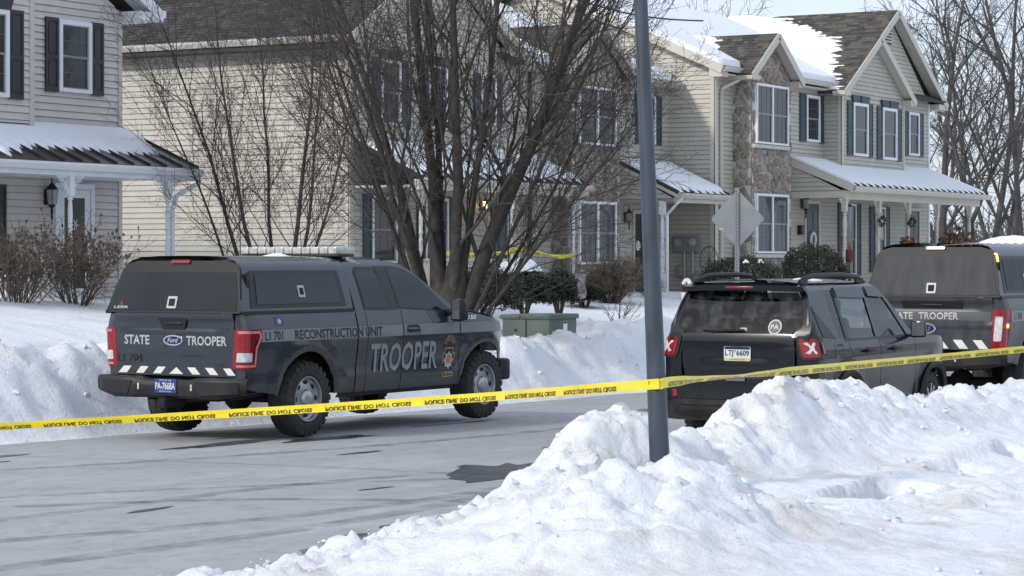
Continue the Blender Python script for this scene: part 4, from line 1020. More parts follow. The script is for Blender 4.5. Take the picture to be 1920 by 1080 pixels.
shrub('bare_shrub', 'bare brown shrub left of the white porch post before the taupe house', (29.9, 26.5, 1.0), 34, 1.45, .75, 1, 700, group='bare shrubs along the left porch')
shrub('bare_shrub', 'bare brown shrub right of the white railing nearest the front pickup', (31.05, 26.2, 1.0), 36, 1.5, .75, 2, 700, group='bare shrubs along the left porch')
shrub('bare_shrub', 'bare brown shrub at the far left picture edge', (28.7, 26.5, 1.0), 26, 1.35, .7, 3, 500, group='bare shrubs along the left porch')
PS = dict(PB, kids=[3, 2]); PS['from'] = [.35, .3]
shrub('leafless_sapling', 'small leafless sapling bush standing alone in snow left of the lamp post', (41.7, 21.7, .55), 9, .75, .65, 6, 0, 'twig', PS)

def leafy(name, label, base, rx, ry, rz, n, mat, seed, size=.05, dense=.75, group=None, flat=1.0, cap=None, wood='bushtwig'):
    """clipped evergreen: small leaf faces through a shell, on a twiggy frame"""
    q = random.Random(seed); root = thing(name, label, 'shrub', base, group=group); m = MB()
    for i in range(n):
        th, z = q.uniform(0, 6.283), q.uniform(-.55, 1); rr = math.sqrt(max(0, 1-z*z)) if z > 0 else 1
        k = dense+(1-dense)*q.random(); k *= 1+.20*nz3(math.cos(th)*2.2*rr+seed, math.sin(th)*2.2*rr, z*2.2)+.12*nz3(math.cos(th)*6*rr+seed, math.sin(th)*6*rr, z*6)
        c = Vector((rx*rr*math.cos(th)*k, ry*rr*math.sin(th)*k, rz*(.55+.45*(math.copysign(abs(z)**flat, z))*k)))
        d = Vector((q.gauss(0, 1), q.gauss(0, 1), q.gauss(.2, 1))).normalized(); e = d.orthogonal().normalized(); sz = size*q.uniform(.6, 1.3)
        e = e*sz*.42; d = d*sz
        m.add([c-d*.5, c+e, c+d*.5, c-e], [(0, 1, 2, 3)])
    m.build('foliage', mat, root)
    w = MB()
    for i in range(14):
        t = q.uniform(0, 6.283); w.tube([(0, 0, -.1), (math.cos(t)*rx*.4, math.sin(t)*ry*.4, rz*.5), (math.cos(t)*rx*.75, math.sin(t)*ry*.75, rz*.85)], [.02, .013, .005], 4)
    w.build('branches', wood, root)
    return root
def cap(label, base, rx, ry, h, seed, rot=0):
    m = MB(); P = []; n = 26
    for j in range(9):
        f = j/8; row = []
        for i in range(n+1):
            t = 2*math.pi*i/n; k = f*(1+.22*nz3(math.cos(t)*1.6+seed, math.sin(t)*1.6)); z = h*(1-f**2.2)-.05*f+.05*nz3(math.cos(t)*f*2+seed, math.sin(t)*f*2, 4)
            row.append((base[0]+rx*k*math.cos(t), base[1]+ry*k*math.sin(t), base[2]+z))
        P.append(row)
    tag(m.grid(P).build('snow_cap', 'roofsnow', None, 70), label, 'snow', kind='stuff')
leafy('evergreen_shrub', 'green leafed shrub with brown inner twigs beside the front pickup hood', (40.1, 23.8, .62), .9, .8, 1.28, 7000, 'leaf', 3, .06, .6)
cap('snow cap on the low green shrub beside the front pickup hood', (40.5, 23.5, 1.78), .32, .28, .16, 2)
leafy('evergreen_shrub', 'tall clipped green shrub with a domed snow cap near the green utility box', (43.1, 24.6, .72), .52, .52, 1.18, 7000, 'leaf', 5, .055, .65)
cap('domed snow cap on the tall clipped green shrub', (43.1, 24.6, 1.80), .40, .34, .24, 7)
leafy('evergreen_shrub', 'dark green narrow shrub just right of the snow capped shrub', (44.4, 24.5, .72), .42, .42, 1.1, 4500, 'leaf', 6, .055, .65)
leafy('yew_shrub', 'low dark yew under the stone bay window left of the lamp post', (48.3, 26.0, .85), .5, .5, .62, 6000, 'yew', 8, .05, .6)
leafy('yew_shrub', 'big rounded dark yew before the right house porch steps', (58.0, 24.5, .75), .86, .86, 1.62, 11000, 'yew', 9, .05, .75)
leafy('yew_shrub', 'low wide dark yew below the stone bay behind the diamond sign', (55.7, 25.5, .8), 1.1, 1.05, 1.28, 9000, 'yew', 10, .05, .7)
for i, (x, y) in enumerate([(-.3, 0), (.15, -.2), (.5, 0)]): cap('sprinkle of snow on the low wide yew behind the diamond sign', (55.4+x, 25.1+y, 1.95), .10, .08, .03, 20+i)
PR = dict(PB, kids=[8, 5], jit=[.1, .15, .2]); PR['from'] = [.3, .25]
shrub('bare_shrub', 'dense rounded brown twig shrub left of the lamp post under the bay window', (50.6, 26.5, .85), 90, 1.1, .85, 12, 0, P=PR)
shrub('bare_shrub', 'small brown twig tuft behind the lamp post by the white porch post', (53.6, 27.0, .85), 20, .75, .6, 13, 0)
leafy('rust_leaf_shrub', 'rust brown leaved shrub at the right end of the long porch', (73.0, 26.0, .8), .75, .6, 2.2, 700, 'rust', 15, .16, .2, flat=.8)
leafy('rust_leaf_shrub', 'low rust brown leaves showing over the rear pickup roof by the porch', (68.3, 25.8, 1.1), .6, .4, 1.55, 700, 'rust', 16, .15, .3)
# ================================================================ VEHICLES
SALT = (.20, .20, .205)
MAT.update(
    tpaint=M('graphite_truck_paint', (.032, .039, .050), .26, metal=.2, var=.08, scale=2, coat=.75, spec=.25, dirt=SALT, dirt_z=(.3, 1.0), dirt_amt=.16),
    tpaint2=M('salted_truck_paint', (.036, .041, .050), .32, metal=.35, var=.08, scale=2, coat=.25, spec=.25, dirt=(.20, .205, .215), dirt_z=(.3, 2.4), dirt_amt=.45),
    jpaint=M('black_suv_paint', (.009, .011, .016), .2, metal=0, var=.08, scale=2, coat=.4, spec=.15, dirt=(.13, .132, .14), dirt_z=(.25, .9), dirt_amt=.11),
    plast=M('black_plastic', (.013, .013, .014), .5, var=.15, scale=14, spec=.3, dirt=SALT, dirt_z=(.2, 1.0), dirt_amt=.14),
    rubber=M('tyre_rubber', (.017, .017, .018), .8, var=.25, scale=10, dirt=(.12, .12, .12), dirt_z=(-.6, .8), dirt_amt=.4),
    under=M('underbody', (.010, .010, .010), .85), dglass=M('dark_tinted_glass', (.010, .012, .015), .04, var=.3, scale=2, spec=.45), gask=M('window_gasket', (.010, .010, .010), .45),
    dglass2=M('dusty_tinted_glass', (.030, .032, .036), .5, var=.45, scale=2.5, stretch=(3, 3, .35), spec=.22, dirt=(.10, .105, .115), dirt_z=(1.2, 3.2), dirt_amt=.4),
    jglass=glass('suv_glass', (.42, .46, .46)), jglassd=glass('suv_privacy_glass', (.10, .105, .11)),
    steel=M('silver_steel_wheel', (.42, .43, .45), .35, metal=.8, var=.1, scale=6), alloy=M('dark_alloy', (.06, .06, .065), .3, metal=.7), chrome=M('chrome_trim', (.62, .63, .65), .15, metal=.95),
    redlens=M('red_lens', (.25, .010, .014), .12, var=.25, scale=12, spec=.6), pinklens=M('pale_red_light_tube', (.60, .20, .21), .25), clearlens=M('clear_lens', (.52, .53, .54), .12, var=.25, scale=16),
    litred=M('lit_red_lens', (.9, .05, .03), .2, emit=1.1), litamber=M('lit_amber_lamp', (1, .30, .06), .2, emit=4.0), brakelens=M('high_brake_lens', (.22, .02, .03), .25),
    stripe2=M('dull_stripe', (.075, .08, .088), .5, var=.1, scale=3), stripe=M('grey_reflective_stripe', (.19, .20, .215), .4, var=.08, scale=3), letter=M('silver_reflective_letter', (.40, .42, .44), .4, var=.08, scale=5), letterg=M('grey_reflective_letter', (.24, .255, .275), .4, var=.08, scale=5), black=M('black_vinyl', (.008, .008, .009), .4),
    chev=M('white_reflective_tape', (.72, .74, .70), .4, var=.08, scale=8), pblue=M('blue_plate', (.018, .045, .20), .4), pwhite=M('white_plate', (.62, .63, .60), .4), pyel=M('pale_yellow_band', (.60, .50, .16), .4), badge=M('blue_badge', (.012, .025, .075), .25),
    gold=M('gold_print', (.55, .42, .15), .5), ember=M('orange_print', (.50, .17, .05), .5), barlens=M('clear_light_bar_lens', (.48, .49, .46), .2, var=.25, scale=14), seat=M('seat_cloth', (.025, .025, .027), .9), visor=M('smoked_visor', (.010, .011, .013), .15),
)
def wheel(root, x, y, sg, r, w, style, steer=0):
    """wheel centred at (x, y); sg = +1 left side, -1 right side"""
    W = bpy.data.objects.new('wheel', None); W.location = (x, y, r); W.rotation_euler = (0, 0, R(steer)); W.empty_display_size = .1; link(W, root)
    rr = r*(.60 if style == 'steel' else .60); h = w/2
    prof = [(rr, -h*.72), (rr+.02, -h*.95), (rr+.07, -h), (r-.06, -h*.98), (r-.025, -h*.90), (r-.008, -h*.72), (r, -h*.35), (r, h*.35), (r-.008, h*.72), (r-.025, h*.90), (r-.06, h*.98), (rr+.07, h), (rr+.02, h*.95), (rr, h*.72)]
    m = MB(); m.lathe(prof, ax='y', n=48, close=True)
    nl = 26 if style == 'steel' else 36; dd = .007 if style == 'steel' else .004
    for i in range(nl):
        for k, (a0, a1) in enumerate(((-.95, -.50), (-.44, -.04), (.04, .44), (.50, .95))):
            t = 2*math.pi*(i+(.5 if k % 2 else 0))/nl; dt = math.pi/nl*.62
            y0, y1 = a0*h, a1*h; skew = (.35 if k in (1, 2) else -.15)*dt
            P = []
            for rad in (r-.02, r+dd-(.012 if k in (0, 3) else 0)):
                for tt, yy in ((t-dt, y0), (t+dt, y0), (t+dt+skew, y1), (t-dt+skew, y1)): P.append((rad*math.cos(tt), yy, rad*math.sin(tt)))
            m.hexa(P)
        if style == 'steel':                       # shoulder lugs down the sidewall
            t = 2*math.pi*i/nl; dt = math.pi/nl*.5
            for s2 in (-1, 1):
                P = []
                for rad, yy in ((r-.085, s2*h*.97), (r-.085, s2*(h+.006)), (r-.012, s2*(h*.97)), (r-.03, s2*h*.8)):
                    P += [(rad*math.cos(t-dt), yy, rad*math.sin(t-dt)), (rad*math.cos(t+dt), yy, rad*math.sin(t+dt))]
                m.add(P, [(0, 1, 3, 2), (2, 3, 5, 4), (0, 2, 4), (1, 5, 3), (4, 5, 7, 6)])
    m.build('tyre', 'rubber', W, 30)
    f = sg*h
    m = MB()
    if style == 'steel':
        m.lathe([(rr*1.02, f*.80), (rr*1.0, f*.92), (rr*.95, f*.90), (rr*.90, f*.55), (rr*.84, f*.50), (rr*.62, f*.62), (rr*.42, f*.66), (rr*.38, f*.60), (.001, f*.60)], ax='y', n=40, cap=False)
        rim = m.build('rim', 'steel', W, 30)
        for i in range(8):
            hm = MB()
            t = 2*math.pi*i/8; c, s_ = math.cos(t), math.sin(t)
            pts = [(rr*(.735+.10*math.cos(a))*c-rr*.13*math.sin(a)*s_, f*.60+sg*.004, rr*(.735+.10*math.cos(a))*s_+rr*.13*math.sin(a)*c) for a in (k*math.pi/6 for k in range(12))]
            hm.add(pts, [tuple(range(12))])
            hm.build('vent_hole', 'under', rim)
        MB().lathe([(rr*.40, f*.66), (rr*.37, f*.86), (rr*.30, f*.96), (.001, f*.98)], ax='y', n=28, cap=False).build('hub_cap', 'steel', rim, 40)
    else:
        m.lathe([(rr*1.02, f*.80), (rr*1.0, f*.93), (rr*.93, f*.90), (rr*.90, f*.2), (.001, f*.15)], ax='y', n=40, cap=False); rim = m.build('rim', 'alloy', W, 30)
        sm = MB()
        for i in range(5):
            for s2 in (-1, 1):
                t = 2*math.pi*i/5+s2*.10; t2 = 2*math.pi*i/5+s2*.26
                sm.bar((rr*.16*math.cos(t), f*.72, rr*.16*math.sin(t)), (rr*.96*math.cos(t2), f*.84, rr*.96*math.sin(t2)), .035, .03, (0, 1, 0))
        sm.lathe([(rr*.26, f*.5), (rr*.26, f*.78), (rr*.18, f*.86), (.001, f*.86)], ax='y', n=20); sm.build('spokes', 'steel', rim, 30)
    return W
def arc(cx, cz, r, a0, a1, n): return [(cx+r*math.cos(R(a0+(a1-a0)*i/n)), cz+r*math.sin(R(a0+(a1-a0)*i/n))) for i in range(n+1)]
def plate(root, c, w, h, bgm, txm, s_, top, bot, back, band=None):
    y0, z0 = c; fn = lambda u, v, o=0: (back-o, -u, v)
    p = panel(rrect(-y0-w/2, -y0+w/2, z0-h/2, z0+h/2, .015), fn, 'license_plate', bgm, root, off=.004, th=.004)
    if band: panel(rrect(-y0-w/2+.005, -y0+w/2-.005, z0+h/2-.035, z0+h/2-.005, .004), fn, 'plate_band', band[0], p, off=.0052, th=0); panel(rrect(-y0-w/2+.005, -y0+w/2-.005, z0-h/2+.005, z0-h/2+.03, .004), fn, 'plate_band', band[1], p, off=.0052, th=0)
    text(s_, -y0-w*.45, -y0+w*.45, z0-h*.26, z0+h*.25, fn, 'plate_number', txm, p, .0065)
    text(top, -y0-w*.28, -y0+w*.28, z0+h*.34, z0+h*.44, fn, 'plate_print', txm, p, .0065, False); text(bot, -y0-w*.28, -y0+w*.28, z0-h*.44, z0-h*.34, fn, 'plate_print', txm, p, .0065, False)
    return p
def rrect(u0, u1, v0, v1, r, n=3):
    out = []
    for cx, cz, a in ((u1-r, v1-r, 0), (u0+r, v1-r, 90), (u0+r, v0+r, 180), (u1-r, v0+r, 270)): out += arc(cx, cz, r, a, a+90, n)
    return out
def ellipse(cx, cz, a, b, n=28): return [(cx+a*math.cos(2*math.pi*i/n), cz+b*math.sin(2*math.pi*i/n)) for i in range(n)]
def grow_poly(ps, d):
    cx, cz = sum(p[0] for p in ps)/len(ps), sum(p[1] for p in ps)/len(ps); out = []
    for u, v in ps:
        L = math.hypot(u-cx, v-cz) or 1; out.append((u+(u-cx)/L*d*1.25, v+(v-cz)/L*d*1.25))
    return out

TPROF = [(.38, .88), (.44, .93), (.52, .950), (.62, .962), (.655, .970), (.69, .955), (.85, .980), (1.0, .998), (1.10, 1.006), (1.2, .999), (1.28, .982), (1.34, .965), (1.38, .95), (1.41, .936), (1.55, .885), (1.7, .822), (1.80, .775), (1.86, .742), (1.90, .705), (1.925, .66), (1.94, .60)]
RX = -1.05                                         # where the bed side turns the corner to the tail
def tside(sg, arch=True):
    def fn(u, v, o=0):
        w = lerp(TPROF, v)+o
        if arch:
            for cx in (0, 3.68):
                d = math.hypot(u-cx, v-.42)
                if v > .3: w += .030*gau(d, .575, .045)+.012*gau(d, .64, .06)
        if u > 3.80: w -= .16*((u-3.80)/.5)**2
        if u < RX:
            a = RX-u; rad = .075; q = a/rad
            if q < math.pi/2: return (RX-rad*math.sin(q)*(1+o/rad if o > 0 else 1), sg*(w-rad*(1-math.cos(q))), v)
            return (RX-rad-o, sg*(w-rad-o-(a-rad*math.pi/2)), v)
        return (u, sg*w, v)
    return fn
def lift(o, z0, k):
    for v in o.data.vertices:
        if v.co.z > z0: v.co.z = z0+(v.co.z-z0)*k
def pickup(name, label, loc, rz, kind):
    T = thing(name, label, 'pickup truck', loc, rz); rear = kind == 'rear'
    dz = .185 if rear else 0.0; setorg((0, 0, -dz)); paint = 'tpaint2' if rear else 'tpaint'; gl = 'dglass2' if rear else 'dglass'
    zc = frange(.45, 1.9, 22)
    # dark inner mass and frame
    m = MB(); m.box(-1.02, 4.0, -.68, .68, .52, 1.30); m.build('chassis', 'under', T)
    m = MB(); m.box(-1.0, 4.1, -.48, -.40, .42, .56); m.box(-1.0, 4.1, .40, .48, .42, .56); m.lathe([(.06, -.72), (.06, .72)], (0, 0, .42-dz), ax='y', n=12); m.ball((0, 0, .42-dz), .17, (1, 1, 1), 12); m.lathe([(.05, -.7), (.05, .7)], (3.68, 0, .42-dz), ax='y', n=12)
    m.tube([(-.95, -.62, .47), (-.3, -.62, .50), (.4, -.35, .52)], .04, 10); m.box(-.95, -.55, -.3, .3, .48, .62); m.lathe([(.30, .40), (.36, .45), (.36, .58), (.30, .62)], (-.72, .12, 0), n=22)
    m.build('running_gear', 'under', T, 40)
    for sg in (1, -1):
        fn = tside(sg); us = frange(-1.30, 4.3, 56)
        ar = arc(0, .42, .53, 176, 4, 18)
        bed = [(RX-.20, .60), (RX, .56), (-.60, .50), (-.54, .46)]+ar+[(.56, .46), (.92, .45), (.92, 1.375), (RX-.20, 1.375)]
        panel(bed, fn, 'bed_side', paint, T, us, zc)
        cabr = [(.945, .45), (1.125, .45), (1.125, 1.375), (.945, 1.375)]
        panel(cabr, fn, 'cab_corner', paint, T, us, zc)
        panel([(1.135, .45), (1.855, .45), (1.855, 1.375), (1.135, 1.375)], fn, 'rear_door', paint, T, us, zc)
        fd = panel([(1.868, .45), (3.085, .45), (3.085, 1.36), (1.868, 1.375)], fn, 'front_door', paint, T, us, zc)
        af = arc(3.68, .42, .53, 176, 4, 18)
        panel([(3.098, .45), (3.12, .46)]+af+[(4.24, .55), (4.29, .75), (4.28, 1.0), (4.22, 1.14), (4.0, 1.22), (3.6, 1.29), (3.3, 1.33), (3.098, 1.36)], fn, 'fender', paint, T, us, zc)
        panel([(.63, .40), (3.05, .40), (3.05, .455), (.63, .455)], fn, 'rocker', 'plast', T, us, off=-.012)
        # greenhouse
        up = [(.955, 1.372), (3.06, 1.372), (2.74, 1.56), (2.47, 1.72), (2.26, 1.83), (2.05, 1.895), (1.7, 1.925), (1.2, 1.93), (1.0, 1.92), (.965, 1.86)]
        panel(up, fn, 'cab_upper', paint, T, us, frange(1.38, 1.92, 14))
        for nm, ps in (('quarter_window', [(1.15, 1.41), (1.63, 1.405), (1.60, 1.60), (1.55, 1.78), (1.50, 1.815), (1.22, 1.82), (1.16, 1.78)]),
                       ('door_window', [(1.85, 1.405), (2.78, 1.365), (2.86, 1.37), (2.84, 1.41), (2.62, 1.56), (2.38, 1.70), (2.22, 1.78), (2.05, 1.82), (1.86, 1.835), (1.82, 1.80)])):
            g = panel(grow_poly(ps, .028), fn, 'window_gasket', 'gask', T, us, frange(1.36, 1.86, 10), off=.004, th=.006); panel(ps, fn, nm, gl, g, us, frange(1.36, 1.84, 10), off=.008, th=.004)
        panel([(1.655, 1.385), (1.835, 1.385), (1.80, 1.85), (1.58, 1.85)], fn, 'pillar_trim', 'gask', T, us, frange(1.4, 1.84, 8), off=.005, th=.006)
        # handle, fuel-free details
        h = panel(rrect(1.93, 2.20, 1.06, 1.20, .05), fn, 'door_handle', 'gask', T, us, off=.004, th=.004)
        MB().box(1.95, 2.18, sg*1.004, sg*1.045, 1.115, 1.15).build('pull', 'plast', h, bevel=.012)
        # mirror
        MB().box(2.78, 2.96, sg*.93, sg*1.08, 1.30, 1.36).build('mirror_arm', 'plast', T, bevel=.02)
        mr = MB().hexa([(2.80, sg*1.04, 1.22), (2.98, sg*1.05, 1.24), (2.98, sg*1.22, 1.24), (2.80, sg*1.21, 1.22), (2.80, sg*1.04, 1.50), (2.95, sg*1.05, 1.47), (2.95, sg*1.20, 1.47), (2.80, sg*1.21, 1.50)]).build('mirror', 'plast', T, bevel=.035)
        MB().add([(2.796, sg*1.07, 1.25), (2.796, sg*1.18, 1.25), (2.796, sg*1.18, 1.47), (2.796, sg*1.07, 1.47)], [(0, 1, 2, 3)]).build('mirror_glass', 'chrome', mr)
        # reflective stripe and lettering
        for a, b in ((RX+.14, .915), (.95, 1.12), (1.14, 1.85), (1.873, 3.08), (3.103, 4.1)):
            panel([(a, 1.075), (b, 1.075), (b, 1.205), (a, 1.205)], fn, 'stripe', 'stripe', T, us, (1.1, 1.13, 1.16, 1.19), off=.0025, th=0)
        tf = (lambda u, v, o=0, f=fn: f(u, v, o)) if sg < 0 else (lambda u, v, o=0, f=fn: f(-u, v, o))
        X = (lambda a, b: (a, b)) if sg < 0 else (lambda a, b: (-b, -a))
        text('L1 500' if rear else 'L1 701', *X(-.82, -.50), 1.09, 1.19, tf, 'unit_number', 'black', T, .005)
        text('RECONSTRUCTION UNIT', *X(-.28, 1.42), 1.085, 1.195, tf, 'lettering', 'black', T, .006)
        text('TROOPER', *X(1.20, 2.62), .66, 1.0, tf, 'lettering', 'letterg', T, .006)
        text('F150', *X(3.20, 3.47), 1.235, 1.285, tf, 'badge_lettering', 'chrome', T, .008)
        # shield decal
        k0, k1 = 2.74, 3.00; km = (k0+k1)/2
        key = [(k0+.02, .55), (k1-.02, .55), (k1, .84), (k1-.04, .84), (k1-.04, .90), (k0+.04, .90), (k0+.04, .84), (k0, .84)]
        sh = panel(key, fn, 'shield_decal', 'gold', T, (km,), (.6, .7, .8), off=.003, th=0)
        panel([(u+(km-u)*.09, v+(.725-v)*.06) for u, v in key], fn, 'shield_field', 'black', sh, (km,), (.6, .7, .8), off=.0045, th=0)
        panel(arc(km, .92, .13, 0, 180, 14)+[(km-.10, .905), (km+.10, .905)], fn, 'shield_arch', 'black', sh, (km,), (.95,), off=.003, th=0)
        star = []
        for i in range(16): a = math.pi*i/8; rr = .105 if i % 2 == 0 else .075; star.append((km+rr*math.cos(a), .75+rr*1.1*math.sin(a)))
        panel(star, fn, 'shield_star', 'letter', sh, (km,), (.75,), off=.006, th=0); panel(ellipse(km, .75, .05, .07, 12), fn, 'shield_emblem', 'ember', sh, (), (), off=.0072, th=0)
        text('TROOPER', *X(k0+.04, k1-.04), .575, .615, tf, 'lettering', 'gold', sh, .0065)
        for s_, rad, n in (('PENNSYLVANIA', .115, 60), ('STATE POLICE', .075, 60)):
            ff = lambda u, v, o=0, r_=rad: tf((km if sg < 0 else -km)+(r_+v)*math.sin((u-.5)*2.7), .925+(r_+v)*math.cos((u-.5)*2.7), o)
            text(s_, 0, 1, -.014, .014, ff, 'lettering', 'gold', sh, .0055, False)
        # tail lamp
        if rear: lens = [(RX-.205, .70), (RX+.055, .70), (RX+.06, .90), (RX+.10, 1.15), (RX+.10, 1.235), (RX-.205, 1.235)]
        else: lens = [(RX-.205, .79), (RX+.10, .79), (RX+.10, 1.0), (RX+.13, 1.06), (RX+.17, 1.11), (RX+.17, 1.215), (RX-.205, 1.215)]
        cu = frange(RX-.2, RX+.16, 12)
        tl = panel(lens, fn, 'tail_light', 'redlens', T, cu, (), off=.014, th=.02)
        if rear:
            panel(rrect(RX-.19, RX-.10, .82, 1.14, .015), fn, 'reverse_lens', 'clearlens', tl, cu, (), off=.019, th=.005); panel(ellipse(RX-.03, 1.02, .022, .03, 10), fn, 'lit_bulb', 'litamber', tl, cu, (), off=.019, th=.004)
        else:
            def strip(ps, w=.014):
                for a, b in zip(ps, ps[1:]):
                    if abs(a[0]-b[0]) > abs(a[1]-b[1]): q4 = [(a[0], a[1]-w), (b[0], b[1]-w), (b[0], b[1]+w), (a[0], a[1]+w)]
                    else: q4 = [(a[0]-w, a[1]), (a[0]+w, a[1]), (b[0]+w, b[1]), (b[0]-w, b[1])]
                    panel(q4, fn, 'light_tube', 'pinklens', tl, cu, (), off=.018, th=.004)
            strip([(RX-.16, 1.185), (RX+.13, 1.185)]); strip([(RX+.135, 1.17), (RX+.135, 1.115)]); strip([(RX+.13, 1.12), (RX+.068, 1.02)]); strip([(RX+.068, 1.03), (RX+.068, .835)]); strip([(RX-.16, .82), (RX+.08, .82)], .011)
            panel(rrect(RX-.165, RX+.0, .865, .965, .01), fn, 'reverse_lens', 'clearlens', tl, cu, (), off=.019, th=.005)
    # tailgate
    tgx = RX-.082
    def tg(u, v, o=0):                       # u to the right seen from behind
        x = tgx-.004-o
        x += -.022*sstep(1.30, 1.335, v)+.018*gau(v, 1.245, .05)*sstep(.80, .55, abs(u))
        if not rear:
            tz = .92-.10*sstep(.42, .62, abs(u)); x += .016*sstep(tz+.015, tz-.015, v)*sstep(.78, .70, abs(u))
        else: x += .010*sstep(1.0, .985, v)
        x -= .012*(1-(u/.83)**2)
        return (x, -u, v)
    G = panel(rrect(-.825, .825, .70, 1.385, .02), tg, 'tailgate', paint, T, frange(-.82, .82, 24), frange(.72, 1.37, 28))
    if not rear:
        hd = panel([(-.20, 1.325), (.20, 1.325), (.15, 1.205), (-.15, 1.205)], tg, 'handle_recess', 'gask', G, off=.006, th=.004); MB().box(tgx-.035, tgx-.005, -.12, .12, 1.25, 1.29).build('handle', 'plast', G, bevel=.012)
        text('STATE', -.70, -.34, 1.035, 1.14, tg, 'lettering', 'letter', G, .004); text('TROOPER', .18, .73, 1.035, 1.14, tg, 'lettering', 'letter', G, .004); text('L1 701', -.80, -.46, .845, .93, tg, 'unit_number', 'black', G, .004)
        ov = (0, 1.087)
        for k in range(7):
            x = -.79+k*.245+(.0 if k < 3 else 0)
            ps = [(x, .72), (x+.11, .72), (x+.18, .795), (x+.07, .795)] if k < 3 else [(x-.015, .72), (x+.18, .72), (x+.085, .795)] if k == 3 else [(x+.06, .72), (x+.17, .72), (x+.10, .795), (x-.01, .795)]
            panel(ps, tg, 'chevron', 'chev', G, (), (), off=.004, th=0)
    else:
        hd = panel(rrect(-.42, .42, 1.235, 1.335, .02), tg, 'handle_recess', 'gask', G, frange(-.4, .4, 8), (), off=.002, th=.004); MB().box(tgx-.04, tgx-.01, -.16, .16, 1.27, 1.30).build('handle', 'plast', G, bevel=.012)
        panel([(-.80, 1.085), (.80, 1.085), (.80, 1.20), (-.80, 1.20)], tg, 'stripe', 'stripe2', G, frange(-.8, .8, 10), (1.1, 1.15), off=.0025, th=0)
        text('STATE', -.62, -.27, 1.095, 1.19, tg, 'lettering', 'letter', G, .005); text('TROOPER', -.19, .36, 1.095, 1.19, tg, 'lettering', 'letter', G, .005); ov = (-.12, .975)
        for k in range(6):
            x = -.80+k*.27; ps = [(x, .715), (x+.12, .715), (x+.21, .83), (x+.09, .83)] if k < 3 else [(x+.09, .715), (x+.21, .715), (x+.12, .83), (x, .83)]
            panel(ps, tg, 'chevron', 'chev', G, (), (.75,), off=.004, th=0)
    e = panel(ellipse(ov[0], ov[1], .135 if not rear else .17, .058 if not rear else .075), tg, 'badge', 'chrome', G, (), (), off=.012, th=.014); panel(ellipse(ov[0], ov[1], .118 if not rear else .15, .044 if not rear else .058), tg, 'badge_field', 'badge', e, (), (), off=.0135, th=0)
    k = 1 if not rear else 1.25; text('Ford', ov[0]-.075*k, ov[0]+.075*k, ov[1]-.024*k, ov[1]+.028*k, tg, 'badge_lettering', 'chrome', e, .0155)
    # rear bumper
    m = MB(); bp = []
    for y in (-1.04, -.98, -.72, -.45, -.30, .30, .45, .72, .98, 1.04):
        a = abs(y); x = -1.33+.13*sstep(.85, 1.04, a)+(.05 if a <= .30 else 0); zb = .46+.05*sstep(.75, 1.04, a); zt = .69-(.0 if a > .3 else .03)
        bp.append([(-1.02 if a < 1 else -.90, y, zb+.03), (x+.05, y, zb), (x+.01, y, zb+.03), (x, y, zb+.12), (x+.005, y, zt-.03), (x+.03, y, zt), (-1.05 if a < 1 else -.90, y, zt)])
    m.grid(bp); m.grid([[p for p in bp[0]], [(p[0]*.999, p[1]+.002, p[2]) for p in bp[0]]])
    bmp = m.build('rear_bumper', 'plast' if not rear else 'chrome' if False else 'plast', T, 45)
    for sg in (-1, 1):
        panel([(sg*.50, .50), (sg*.97, .53), (sg*.97, .65), (sg*.44, .65)], lambda u, v, o=0: (-1.333+.13*sstep(.85, 1.04, abs(u))-o, -u, v), 'bumper_inset', 'gask', bmp, frange(-.95, .95, 16), (), off=.004, th=.004)
        panel(rrect(sg*.37-.012, sg*.37+.012, .55, .62, .006), lambda u, v, o=0: (-1.30-o, -u, v), 'plate_lamp', 'clearlens', bmp, off=.006, th=.004)
    if not rear: plate(T, (0, .595), .305, .155, 'pblue', 'pwhite', 'PA-7668A', 'OFFICIAL USE', 'PENNSYLVANIA', -1.285)
    MB().box(-1.36, -1.0, -.05, .05, .36, .46).build('hitch', 'under', T, bevel=.01)
    # cap (topper)
    zt = 1.96+(.06 if rear else 0); bz = 1.378
    CS = [(.945, bz), (.935, bz+.03), (.905, bz+.14), (.865, bz+.28), (.82, zt-.16), (.785, zt-.10), (.72, zt-.045), (.60, zt-.015), (.35, zt-.003), (0, zt)]
    xr = lambda z: -1.175+.20*((z-bz)/(zt-bz))**1.1
    row = []
    full = CS+[(-y, z) for y, z in CS[-2::-1]]
    for i in range(25):
        f = i/24; row.append([(xr(z)+(.925-xr(z))*f, y, z) for y, z in full])
    cap_ = MB().grid(row).build('cap_shell', paint, T, 35)
    cfn = lambda sg: (lambda u, v, o=0: (u, sg*(lerp([(z, y) for y, z in CS[:8]], v)+o), v))
    bx_ = lambda u, v, o=0: (xr(v)-o+.012*(u/.9)**2, -u, v)
    rg = [(-.93, bz+.01), (.93, bz+.01), (.905, bz+.14), (.865, bz+.28), (.82, zt-.14), (.77, zt-.085), (.62, zt-.05), (-.62, zt-.05), (-.77, zt-.085), (-.82, zt-.14), (-.865, bz+.28), (-.905, bz+.14)]
    fr = panel(rg, bx_, 'cap_rear_frame', 'plast', T, frange(-.9, .9, 14), frange(bz+.05, zt-.06, 8), off=.008, th=.03)
    gd = panel([(-.885, bz+.035), (.885, bz+.035), (.86, bz+.16), (.825, bz+.28), (.775, zt-.165), (-.775, zt-.165), (-.825, bz+.28), (-.86, bz+.16)], bx_, 'cap_rear_glass', gl, T, frange(-.88, .88, 14), frange(bz+.05, zt-.17, 8), off=.014, th=.006)
    lk = panel(rrect(-.075, .055, bz+.055, bz+.175, .012), bx_, 'cap_latch', 'letter', gd, off=.022, th=.01); panel(rrect(-.052, .032, bz+.078, bz+.152, .008), bx_, 'latch_paddle', 'under', lk, off=.025, th=.002)
